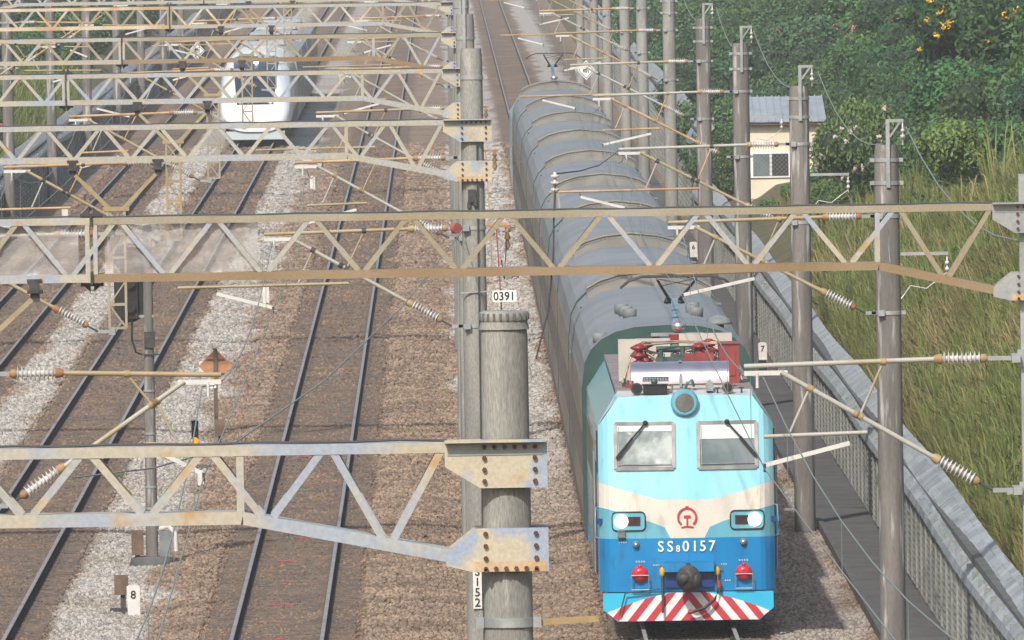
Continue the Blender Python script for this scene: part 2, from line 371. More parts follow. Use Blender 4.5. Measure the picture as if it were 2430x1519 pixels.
# ---- tracks
RP = [(-.067, -.172), (.067, -.172), (.067, -.155), (.012, -.13), (.012, -.045), (.036, -.036), (.036, -.008), (.028, 0), (-.028, 0), (-.036, -.008), (-.036, -.036), (-.012, -.045), (-.012, -.13), (-.067, -.155)]
def rail_mesh(k, sx, name):
    mb = MB(); n = len(RP); ys = [Y0 + 20 * i for i in range(int((Y1 - Y0) / 20) + 1)]; v = []; f = []; mi = []
    for y in ys: v += [(TX[k](y) + sx * .7525 + p[0], y, p[1]) for p in RP]
    for j in range(len(ys) - 1):
        for i in range(n):
            mb_i = (i + 1) % n; f.append((j * n + i, j * n + mb_i, (j + 1) * n + mb_i, (j + 1) * n + i)); mi.append(1 if i in (6, 7, 8) else 0)
    mb.v = v; mb.f = f; mb.m = mi; mb.sm = [False] * len(f)
    return mb.mesh('rail', ['rail_side', 'rail_top'])
def sleeper_mb(x, y):
    mb = MB(); mb.box((x, y, -.235), (2.5, .26, .13)); return mb
sl = MB(); sl.box((0, 0, -.065), (2.52, .26, .13)); sl.box((-.752, 0, .008), (.30, .2, .02)); sl.box((.752, 0, .008), (.30, .2, .02)); sl_me = sl.mesh('sleeper', 'sleeper')
for k, nm in (('A', 'outermost railway track at far left, rusty and empty'), ('B', 'railway track that the white high speed train runs on'),
              ('C', 'empty railway track with red paint marks left of the concrete post row'), ('D', 'railway track under the blue electric locomotive and its coaches')):
    tr = thing('railway_track', (0, 0, 0), nm, 'track')
    link('rail', rail_mesh(k, -1, 'rail'), tr); link('rail', rail_mesh(k, 1, 'rail'), tr)
    ya = {'A': 330, 'B': 232, 'C': 232, 'D': 232}[k]; near = 300; far = MB()
    i = 0; y = ya
    while y < 900:
        if y < 700 and not (k == 'D' and 252 < y < 505) and not (k == 'B' and y > 640):
            if i < near: link('sleeper', sl_me, tr, (TX[k](y) + random.uniform(-.012, .012), y, -.186 + random.uniform(-.006, .006)))
            else: far.box((TX[k](y), y, -.25), (2.5, .26, .13))
            i += 1
        y += .6
    if far.v: far.build('sleeper_row', 'sleeper', tr, kind='stuff')
    if k == 'C':
        for (px, y_, w) in ((0, 240.6, .38), (.05, 246.0, .35), (.12, 251.4, .18), (-.1, 251.4, .16), (.1, 259, .2), (-.05, 266.5, .34), (.15, 275, .22), (.1, 286, .25), (.15, 298, .3), (-.05, 311, .28), (.1, 325, .3), (0, 341, .3)):
            mb = MB(); mb.box((TX['C'](y_) + px - .1, y_, -.1795), (w, .25, .004)); mb.build('paint_mark', 'redpaint', tr)

# ---- walkway of slabs beside the right wall
wk = thing('walkway', (0, 0, 0), 'dark concrete slab walkway between the right mast row and the louvred wall', 'walkway')
sm_ = MB(); sm_.box((0, 0, 0), (1.0, .985, .09)); sm_me = sm_.mesh('slab', 'slab'); fs = MB()
for i, y in enumerate(np.arange(214, 640, 1.0)):
    p = (7.78 + random.uniform(-.015, .015), y, -.20 + random.uniform(-.002, .002))
    if i < 300: link('slab', sm_me, wk, p).rotation_euler = (random.uniform(-.0015, .0015), random.uniform(-.003, .003), 0)
    else: fs.box(p, (1.0, .97, .09))
fs.build('slab_row', 'slab', wk, kind='stuff')
kb = MB(); kb.box((7.24, 430, -.2), (.1, 440, .16)); kb.build('kerb', 'wallpost', wk)

# ---- louvred walls with slate coping
CP = [(-.10, 1.25), (-.075, 1.37), (.03, 1.47), (.14, 1.565), (.25, 1.65), (.36, 1.73), (.47, 1.79)]
def wall(x, ya, yb, sgn, hz, label, near=0, cat='wall'):
    """sgn +1: the wall stands right of the tracks; hz: height factor"""
    w = thing('louvred_wall', (x, 0, 0), label, cat); n = int((yb - ya) / 2.5); rows = 13
    back = MB(); back.box((sgn * .17, (ya + yb) / 2, (1.6 * hz - .35) / 2), (.22, yb - ya, 1.6 * hz + .35)); back.build('backing_wall', 'wallpost', w)
    smb = MB(); smb.box((0, 0, 0), (.03, 2.32, .085), rot=Matrix.Rotation(sgn * .5, 3, 'Y')); sme = smb.mesh('slat', 'wallslat')
    pmb = MB(); pmb.box((0, 0, 0), (.09, .16, 1.5 * hz + .2)); pme = pmb.mesh('post', 'wallslat')
    tiles = []
    for q in range(6):
        a, b = CP[q], CP[q + 1]; mb = MB(); mb.bar((sgn * a[0], 0, a[1] * hz), (sgn * b[0], 0, b[1] * hz), 1.225, .035, up=(-(b[1] - a[1]) * sgn, 0, b[0] - a[0])); tiles.append(mb.mesh('coping_tile', 'coping'))
    fsl = MB(); ftl = MB(); fpo = MB(); ct = 0; cs = 0
    for i in range(n):
        y = ya + 2.5 * i; h = .18 * math.sin(y * .13) + .1 * math.sin(y * .05 + 1)
        if i < near: link('post', pme, w, (sgn * -.01, y, .65 * hz))
        else: fpo.box((sgn * -.01, y, .65 * hz), (.09, .16, 1.5 * hz + .2))
        for r_ in range(rows):
            z = (-.18 + r_ * .115) * hz
            if i < near and cs < 300: link('slat', sme, w, (0, y + 1.25, z)); cs += 1
            else: fsl.box((0, y + 1.25, z), (.03, 2.32, .085 * hz), rot=Matrix.Rotation(sgn * .5, 3, 'Y'))
        for q in range(6):
            for t_ in range(2):
                yy = y + .625 + 1.25 * t_; j = Vector((random.uniform(-.002, .002), 0, random.uniform(-.003, .003) + h * .25))
                if i < near and ct < 300:
                    o = link('coping_tile', tiles[q], w, Vector((0, yy, 0)) + j); o.rotation_euler = (0, 0, random.uniform(-.003, .003)); ct += 1
                else:
                    a, b = CP[q], CP[q + 1]; ftl.bar(Vector((sgn * a[0], yy, a[1] * hz)) + j, Vector((sgn * b[0], yy, b[1] * hz)) + j, 1.225, .035, up=(-(b[1] - a[1]) * sgn, 0, b[0] - a[0]))
    fsl.build('slat_rows', 'wallslat', w, kind='stuff'); ftl.build('coping_tiles', 'coping', w, kind='stuff'); fpo.build('post_row', 'wallslat', w, kind='stuff')
    return w
wall(8.36, 204, 474, 1, 1.0, 'long low louvred concrete wall with slate coping at the foot of the grass slope', near=25)
wall(8.7, 480, 900, 1, 1.85, 'taller hazy stretch of louvred wall beyond the low one, behind the far right masts')
wall(-14.75, 430, 900, -1, 1.25, 'dark louvred wall with slate coping below the green bank at far left', near=0)
mb = MB(); mb.box((9.02, 335, .86), (.26, 260, .3)); tag(mb.build('soil_strip', 'soil'), kind='structure')

# ---- hut
hut = thing('hut', (9.82, 455, 1.3), 'small cream hut with grey corrugated roof behind the right masts', 'hut')
M['cream_wall'] = mat('cream plaster', (.70, .64, .51), (.64, .58, .45), 1.5, .4, .65, .85, grain=.05)
M['roof_sheet'] = mat('grey roof sheet', (.40, .43, .46), (.33, .36, .38), 1.5, .4, .6, .45, .3)
M['glass_d'] = mat('dark window glass', (.12, .16, .17), (.19, .23, .24), 2, rough=.12, spec=.7)
mb = MB(); mb.box((1.2, 2.0, 1.3), (2.4, 4.0, 2.6)); mb.build('wall', 'cream_wall', hut)
mb = MB(); mb.box((1.2, 1.98, .06), (2.44, 4.06, .34)); mb.build('plinth', 'conc', hut)
mb = MB(); mb.box((1.2, -.12, 2.62), (2.6, .3, .1)); mb.build('eave_board', 'brownbox', hut)
rot_ = Matrix.Rotation(.15, 3, 'X')
for i in range(11):
    mb = MB(); mb.box((0, 0, 0), (.225, 4.7, .03), rot=rot_); mb.box((.1, 0, .03), (.035, 4.7, .05), rot=rot_)
    mb.build('roof_sheet', 'roof_sheet', hut, (.02 + .228 * i, 2.0, 3.02 + random.uniform(-.006, .006)))
win = MB(); win.box((.62, -.03, 1.3), (1.26, .06, .82)); w_ = win.build('window', 'white', hut)
for x0, x1, g in ((.08, .60, 'glass_d'), (.68, 1.2, 'black')):
    p = MB(); p.box(((x0 + x1) / 2, -.065, 1.3), (x1 - x0, .02, .7)); p.build('pane', g, w_)
gr = MB()
for k in range(-4, 9):
    for sgn in (1, -1):
        xa = .08 + k * .14; pts = [(xa + (0 if sgn > 0 else .7), .95), (xa + (.7 if sgn > 0 else 0), 1.65)]
        (ax, az), (bx, bz) = pts
        lo, hi = sorted(((ax, az), (bx, bz)))
        t0 = max(0, (.08 - lo[0]) / (hi[0] - lo[0])); t1 = min(1, (1.2 - lo[0]) / (hi[0] - lo[0]))
        if t1 > t0: gr.bar((lo[0] + (hi[0] - lo[0]) * t0, -.09, lo[1] + (hi[1] - lo[1]) * t0), (lo[0] + (hi[0] - lo[0]) * t1, -.09, lo[1] + (hi[1] - lo[1]) * t1), .008, .008)
gr.build('grille', 'steel', w_)

# ---- vegetation
M['leaf1'] = mat('dark leaf', (.036, .082, .030), (.055, .115, .038), .7, .4, .6, .6, rand=.42, rhue=.03, spec=.25)
M['leaf2'] = mat('mid leaf', (.060, .125, .036), (.085, .15, .045), .8, .4, .6, .6, rand=.38, rhue=.025, spec=.25)
M['leaf3'] = mat('fresh leaf', (.125, .215, .050), (.17, .24, .06), 1.2, .4, .6, .6, rand=.1, spec=.25)
M['leaf4'] = mat('bluish leaf', (.042, .098, .052), (.065, .130, .060), .6, .4, .6, .6, rand=.42, rhue=.02, spec=.25)
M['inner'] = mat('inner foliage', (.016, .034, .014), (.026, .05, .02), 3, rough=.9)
M['bark'] = mat('bark', (.10, .075, .05), (.15, .12, .085), 4, stretch=(3, 3, .5), rough=.9)
M['fl_y'] = mat('yellow blossom', (.75, .52, .05), (.7, .40, .03), 4, rough=.6)
M['fl_r'] = mat('pink red blossom', (.62, .13, .16), (.55, .2, .2), 4, rough=.6)
M['fl_w'] = mat('pale pink blossom', (.70, .58, .57), (.6, .42, .42), 4, rough=.6)
def blobs_of(seed, n=7, flat=.75):
    r = random.Random(seed); B = [((0, 0, 0), .68)]
    for i in range(n):
        a = r.uniform(0, 6.28); d = r.uniform(.4, .82); B.append(((d * math.cos(a), d * math.sin(a), r.uniform(-.45, .55) * flat), r.uniform(.2, .44)))
    return B
def leaves(mb, B, n, size, seed, mi=0, shell=(.72, 1.06)):
    r = np.random.default_rng(seed); w = np.array([b[1] ** 2 for b in B]); w /= w.sum()
    k = r.choice(len(B), n, p=w); c = np.array([b[0] for b in B])[k]; rad = np.array([b[1] for b in B])[k]
    d = r.normal(size=(n, 3)); d /= np.linalg.norm(d, axis=1)[:, None]
    p = c + d * (rad * r.uniform(*shell, n))[:, None]
    nn = d * .8 + r.normal(size=(n, 3)) * .7; nn /= np.linalg.norm(nn, axis=1)[:, None]
    a = np.cross(nn, r.normal(size=(n, 3))); a /= np.linalg.norm(a, axis=1)[:, None]; b = np.cross(nn, a)
    s = size * r.uniform(.6, 1.3, n)[:, None]
    q = np.stack([p - a * s, p + b * s * .5, p + a * s, p - b * s * .5], 1).reshape(-1, 3)
    o = len(mb.v); mb.v += q.tolist(); mb.f += (np.arange(n * 4).reshape(n, 4) + o).tolist(); mb.m += [mi] * n; mb.sm += [False] * n
def crown(seed, leaf, n=3600, size=.055, flat=.75, nb=8):
    B = blobs_of(seed, nb, flat); mb = MB()
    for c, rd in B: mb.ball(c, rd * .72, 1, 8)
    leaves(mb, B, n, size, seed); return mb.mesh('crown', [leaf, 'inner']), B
crowns = [crown(i, ('leaf1', 'leaf2', 'leaf4', 'leaf1', 'leaf4', 'leaf2')[i], 6200, .040, nb=13)[0] for i in range(6)]
def wood(name, xa, xb, ya, yb, n, hf, smin, smax, xmin=None):
    x = rng.uniform(xa, xb, n * 3); y = rng.uniform(ya, yb, n * 3)
    k = x > (xmin(y) if xmin else -1e9); x = x[k][:n]; y = y[k][:n]; s = rng.uniform(smin, smax, len(x))
    z = hf(x, y) + s * .45
    S = np.stack([s, s, s * rng.uniform(.75, 1.2, len(x))], 1); Rr = np.zeros((len(x), 3)); Rr[:, 2] = rng.uniform(0, 6.28, len(x))
    scatter(name, np.stack([x, y, z], 1), S, Rr, crowns)
wood('far_woodland', 10.6, 44, 500, 900, 1500, hill_r, 1.1, 2.6)
wood('hillside_shrubbery', 9.6, 27, 368, 520, 620, hill_r, .8, 1.9, lambda y: np.where(y < 464, 13.6 + (430 - y) * .01, 9.7))
wood('bank_woodland', -46, -17.5, 520, 1050, 900, hill_l, .9, 2.4)

def tree(name, loc, r_, leaf, label, cat, n=4200, size=.055, flat=.8, seed=1, flowers=None, nfl=0, flsize=.05, hz=1.0, trunk=True, group=None, flshell=(1.0, 1.12), nb=9):
    z0 = float((hill_r if loc[0] > 0 else hill_l)(np.array(loc[0]), np.array(loc[1])))
    t = thing(name, (loc[0], loc[1], z0 - .1), label, cat, group); zc = loc[2] - z0
    me, B = crown(seed + 50, leaf, n, size, flat, nb); o = link('crown', me, t, (0, 0, zc)); o.scale = (r_, r_, r_ * hz)
    if trunk:
        mb = MB(); mb.path([(0, 0, -.3), (.05 * r_, 0, zc * .4), (-.03 * r_, 0, max(zc * .8, .2))], .05 * r_ + .03, 7)
        for k in range(5):
            c = B[k + 1][0]; mb.path([(0, 0, zc * .6), (c[0] * r_ * .5, c[1] * r_ * .5, zc + c[2] * r_ * .5 * hz), (c[0] * r_, c[1] * r_, zc + c[2] * r_ * hz)], .02 * r_ + .01, 5)
        mb.build('trunk', 'bark', t)
    if flowers:
        f = MB(); r = random.Random(seed); cl = []
        for i in range(nfl):
            b = r.choice(B); d = Vector((r.gauss(0, 1), -abs(r.gauss(0, 1)) - .3, r.gauss(.35, .8))).normalized(); cl.append((tuple(Vector(b[0]) + d * b[1] * 1.03), .07))
        leaves(f, cl, nfl * 14, flsize, seed + 3, 0, (.1, 1.0)); fo = f.build('blossom', flowers, t, (0, 0, zc)); fo.scale = (r_, r_, r_ * hz)
    return t
tree('flowering_shrub', (11.6, 400, 4.5), 1.3, 'leaf2', 'dark shrub dotted with pale pink blossom beside the cream hut', 'shrub', 5200, .05, seed=3, flowers='fl_w', nfl=30, hz=1.5, flsize=.035, trunk=False)
tree('round_bush', (12.55, 352, 5.35), 1.12, 'leaf3', 'bright yellow green bush above the tall grass', 'bush', 5200, .06, seed=5, hz=1.05, trunk=False)
tree('low_bush', (10.75, 395, 3.1), .78, 'leaf2', 'leafy green bush below the hut behind the grass', 'bush', 3600, .06, seed=6, trunk=False)
for i_, (x_, y_, z_, r_) in enumerate(((12.2, 404, 3.3, 1.1), (13.0, 398, 3.7, 1.2), (13.9, 392, 4.2, 1.3), (12.1, 385, 2.5, .75), (13.1, 376, 3.2, .9), (14.2, 378, 4.0, 1.2), (15.2, 384, 4.6, 1.5), (11.4, 412, 2.9, .9), (10.75, 437, 2.15, .62), (11.5, 432, 2.7, .8))):
    tree('leafy_bush', (x_, y_, z_), r_, ('leaf2', 'leaf1', 'leaf3')[(0, 1, 0, 2, 1, 0, 1, 2, 0, 1)[i_]], ['mid green bush behind the pale blossom shrub', 'dark bush between the pale blossom shrub and the reeds', 'mid green bush behind the bright yellow green bush', 'small fresh green bush in front of the pale blossom shrub', 'small dark bush left of the bright yellow green bush', 'mid green bush just right of the bright yellow green bush', 'large dark bush at the right edge above the grass', 'fresh green bush at the right corner of the hut', 'low green bush in front of the hut wall under the window', 'dark bush in front of the right half of the hut'][i_], 'bush', 3600, .06, seed=70 + i_, trunk=False, group='bushes right of the hut')
tree('small_shrub', (10.05, 440, 1.75), .42, 'leaf2', 'small green shrub at the foot of the cream hut wall', 'shrub', 1500, .08, seed=8, trunk=False)
tree('flowering_tree', (15.6, 415, 7.2), 2.3, 'leaf1', 'large dark tree with yellow blossom at top right', 'tree', 8000, .045, seed=11, flowers='fl_y', nfl=26, flsize=.028, hz=1.0)
tree('broadleaf_tree', (14.4, 400, 5.6), 1.6, 'leaf1', 'dense dark green tree between the pale blossom shrub and the bright bush', 'tree', 7000, .05, seed=13)
tree('broadleaf_tree', (17.2, 395, 6.6), 2.2, 'leaf2', 'broad green tree at the right edge behind the reeds', 'tree', 8000, .045, seed=17)
tree('flowering_shrub', (13.4, 520, 5.1), 2.3, 'leaf4', 'bluish shrub with scattered pink red blossom above the hut roof', 'shrub', 7000, .042, seed=21, flowers='fl_r', nfl=26, flsize=.03)
tree('flowering_shrub', (16.0, 505, 6.4), 1.9, 'leaf4', 'dark shrub with a few red blossoms left of the yellow blossom tree', 'shrub', 6000, .045, seed=23, flowers='fl_r', nfl=16, flsize=.028)
tree('flowering_shrub', (13.9, 470, 4.9), 1.2, 'leaf2', 'shrub with orange yellow blossom heads right above the hut', 'shrub', 4500, .05, seed=27, flowers='fl_y', nfl=10, flsize=.04)
tree('flowering_shrub', (-15.9, 505, 3.3), 1.0, 'leaf1', 'low bush with red blossom behind the far left wall', 'shrub', 3600, .06, seed=31, flowers='fl_r', nfl=40, flsize=.05, trunk=False)
tree('slope_bush', (9.75, 302, 2.0), .62, 'leaf1', 'small dark bush on the slope just behind the wall coping', 'bush', 2600, .07, seed=33, trunk=False)
tree('slope_bush', (9.75, 322, 2.3), .5, 'leaf2', 'low green bush beyond the small dark bush by the coping', 'bush', 2200, .08, seed=35, trunk=False)

# grass clumps
M['grass1'] = mat('green grass', (.115, .16, .040), (.16, .175, .055), 1.0, .4, .6, .7, rand=.3, rhue=.02, spec=.2)
M['grass2'] = mat('dry grass', (.30, .235, .12), (.23, .185, .085), 1.2, .4, .6, .8, rand=.3, spec=.2)
M['grass3'] = mat('olive grass', (.165, .16, .058), (.125, .13, .045), 1.0, .4, .6, .8, rand=.3, rhue=.02, spec=.2)
def clump(seed, m, n=26, h=.75, w=.013, lean=.5, spread=.16):
    r = random.Random(seed); mb = MB()
    for i in range(n):
        a = r.uniform(0, 6.28); d = r.uniform(0, spread); b = Vector((d * math.cos(a), d * math.sin(a), -.05)); a += r.uniform(-.8, .8)
        hh = h * r.uniform(.55, 1.15); ln = lean * r.uniform(.3, 1.3); dr = Vector((math.cos(a), math.sin(a), 0)); sd = Vector((-dr.y, dr.x, 0)) if r.random() < .5 else Vector((1, 0, 0))
        P = [b, b + dr * ln * hh * .22 + Vector((0, 0, hh * .45)), b + dr * ln * hh * .6 + Vector((0, 0, hh * .82)), b + dr * ln * hh * 1.05 + Vector((0, 0, hh * (.98 - .25 * ln)))]
        W = [w, w * .9, w * .65, w * .12]; v = []
        for p, q in zip(P, W): v += [p - sd * q, p + sd * q]
        mb.add(v, [(0, 1, 3, 2), (2, 3, 5, 4), (4, 5, 7, 6)])
    return mb.mesh('clump', m)
gp = [clump(1, 'grass1'), clump(2, 'grass3'), clump(3, 'grass2', 20, .7), clump(4, 'grass3', 24, .6), clump(5, 'grass1', 24, .95, lean=.35), clump(6, 'grass2', 14, .95, .010, .7)]
def grass(name, n, ya, yb, xa, xb, hf, p, sc=(.55, 1.25)):
    y = ya + (yb - ya) * rng.random(n) ** 1.0; x = rng.uniform(xa, xb, n)
    lim = (1395 + 40) / 34000 * y + 2.2; k = x < lim; x = x[k]; y = y[k]; m = len(x)
    s = rng.uniform(*sc, m); z = hf(x, y)
    patch = np.sin(x * .9 + 1) * np.cos(y * .21) + .6 * np.sin(y * .09 + x * .4) + rng.normal(0, .55, m)
    idx = np.where(patch > .6, rng.choice([0, 4, 1], m), np.where(patch > -.45, rng.choice([1, 3, 0, 2, 4], m), rng.choice([2, 5, 1, 3, 3], m)))
    Rr = np.zeros((m, 3)); Rr[:, 2] = rng.uniform(0, 6.28, m)
    scatter(name, np.stack([x, y, z], 1), np.stack([s, s, s * rng.uniform(.7, 1.25, m)], 1), Rr, p, idx=idx)
grass('slope_grass', 33000, 205, 330, 9.22, 15.6, hill_r, gp)
grass('upper_slope_grass', 7000, 330, 365, 9.22, 15.5, hill_r, gp, (.7, 1.4))
grass('hut_grass', 3600, 362, 425, 10.2, 13.8, hill_r, gp, (.7, 1.3))
x = rng.uniform(-18.5, -15.6, 2500); y = rng.uniform(440, 640, 2500); s = rng.uniform(.8, 1.7, 2500); Rr = np.zeros((2500, 3)); Rr[:, 2] = rng.uniform(0, 6.28, 2500)
scatter('bank_grass', np.stack([x, y, hill_l(x, y)], 1), np.stack([s, s, s], 1), Rr, gp[:2] + [gp[4]])
# reeds with plumes in front of the bright bush
for i, (x_, y_, h_) in enumerate(((12.2, 335, 1.9), (13.1, 338, 2.3), (13.75, 340, 2.0), (12.7, 330, 1.5), (10.9, 372, 1.6))):
    t = thing('tall_reed', (x_, y_, float(hill_r(np.array(x_), np.array(y_)))), ['tall reed clump with drooping dry heads left of the bright bush', 'tallest reed clump in front of the bright bush', 'reed clump right of the bright bush by the portal post',
              'short reed clump low in front of the bright bush', 'reed clump in front of the low bush near the hut'][i], 'reed')
    link('leaf_blade', clump(40 + i, 'grass1', 26, h_, .022, .4, .2), t); link('dry_blade', clump(60 + i, 'grass2', 9, h_ * 1.15, .018, .5, .15), t)

# ================================================================== CATENARY: masts, portals, cantilevers
def mast(x, y, ztop, r0, r1, m, label, group, bands=(), cat='mast', name='concrete_mast'):
    t = thing(name, (x, y, -.3), label, cat, group)
    mb = MB(); mb.lathe((0, 0, 0), (0, 0, ztop + .3), [(0, r0), (.5, (r0 + r1) / 2), (.985, r1), (1, r1 * .9)], 18); mb.build('shaft', m, t)
    for z in bands:
        rr = r0 + (r1 - r0) * (z / ztop) + .012; b = MB(); b.lathe((0, 0, z + .27), (0, 0, z + .33), [(0, rr), (1, rr)], 16); b.box((rr + .02, -.0, z + .3), (.08, .05, .06)); b.box((-rr - .02, 0, z + .3), (.08, .05, .06)); b.build('clamp_band', 'steel', t)
    return t

def ins_mb(mb, p0, p1, n=9, r=.082, mi_shed=0, mi_cap=1):
    """long rod insulator with caps at both ends"""
    p0 = Vector(p0); p1 = Vector(p1); pr = [(.0, .045), (.10, .052), (.13, .052)]
    mb.lathe(p0, p0 + (p1 - p0) * .15, [(0, .042), (.5, .06), (1, .06)], 10, mi_cap)
    a, b = .15, .88; prof = []
    for i in range(n):
        t = a + (b - a) * (i + .5) / n; d = (b - a) / n * .5
        prof += [(t - d * .95, .034), (t - d * .25, .040), (t + d * .10, r), (t + d * .28, r), (t + d * .5, .040)]
    mb.lathe(p0, p1, [(a, .034)] + prof + [(b, .034)], 12, mi_shed)
    mb.lathe(p0 + (p1 - p0) * .88, p1, [(0, .055), (.6, .055), (1, .03)], 10, mi_cap)

def cantilever(x, y, sg, kind, label, r=.18, reach=None, ins=('shed', 'cap'), top='tubepale', diag='tubetan', reg='tubetan', zt=7.2, zb=5.68):
    """sg: -1 reaches to the left; local x grows away from the mast"""
    t = thing('cantilever', (x, y, 0), label, 'cantilever', 'cantilever arms carrying the overhead wires')
    def P(a, z, yy=0): return (sg * a, yy, z)
    L3 = reach or 3.3
    for zz, q in ((zt, .2), (zb, .16)):
        mb = MB(); mb.bar(P(r * .5, zz), P(r + q, zz), .05, .05); mb.box(P(r * .6, zz), (.1, .5, .09)); mb.build('bracket', 'steel_d', t)
    mb = MB(); ins_mb(mb, P(r + .82, zt), P(r + .2, zt)); mb.build('insulator', list(ins), t)
    mb = MB(); mb.tube(P(r + .8, zt), P(L3, zt - .05), .030, 10); mb.build('top_tube', top, t)
    d0 = Vector(P(r + .16, zb)); d1 = Vector(P(L3 - .42, zt - .12)); dd = (d1 - d0).normalized()
    mb = MB(); ins_mb(mb, d0 + dd * .80, d0 + dd * .18); mb.build('insulator', list(ins), t)
    mb = MB(); mb.tube(d0, d0 + dd * .2, .016, 6, 1); mb.tube(d0 + dd * .78, d1, .030, 10); mb.build('diagonal_tube', [diag, 'dark'], t)
    def D(a):                                         # point of the diagonal at reach a
        q = (a - d0.x * sg) / ((d1 - d0).x * sg); return d0 + (d1 - d0) * q
    mb = MB(); mb.bar(P(L3, zt - .13), P(L3 - .5, zt - .13), .012, .055, up=(0, 0, 1)); mb.tube(P(L3 - .15, zt - .13), P(L3 - .15, zt - .30), .02, 6); mb.build('saddle_plate', 'white_arm', t)
    zr = 6.37
    if kind == 'A': ra, rb, s0, s1 = 1.9, L3 - .22, (2.1, 6.25), (L3 - .22, 6.01)
    else: ra, rb, s0, s1 = 1.95, L3 + 1.35, (L3 + .75, 6.24), (L3 - .12, 6.01)
    mb = MB(); mb.tube(P(ra, zr), P(rb, zr - .03), .024, 8); mb.build('registration_tube', reg, t)
    for a0, a1, up in ((1.7, 1.98, True), (L3 - .75, L3 - .52, False)):
        q0 = Vector(P(a0, zt - .03)) if up else D(a0); q1 = D(a1) if up else Vector(P(a1, zr + .02))
        mb = MB(); mb.tube(q0, q1, .018, 6); mb.build('strut', 'tubepale' if not up else reg, t)
    for p, ax in [(D(a), dd) for a in (ra + .12, L3 - .75, 1.98)] + [(Vector(P(1.7, zt - .02)), Vector((1, 0, 0)))]:
        mb = MB(); mb.lathe(p - ax * .035, p + ax * .035, [(0, .044), (1, .044)], 8); mb.build('clamp', 'dark' if kind == 'B' else 'capy', t)
    mb = MB(); mb.bar(P(*s0), P(*s1), .022, .05, up=(0, 0, 1)); mb.build('steady_arm', 'white_arm', t)
    mb = MB(); mb.path([P(s0[0], s0[1] + .02), P(s0[0] + .02, s0[1] + .1), P(s0[0] - .06, zr)], .012, 5); mb.box(P(s1[0], s1[1] - .03), (.03, .04, .1)); mb.build('drop_bracket', 'dark', t)
    return t, sg * s1[0] + x

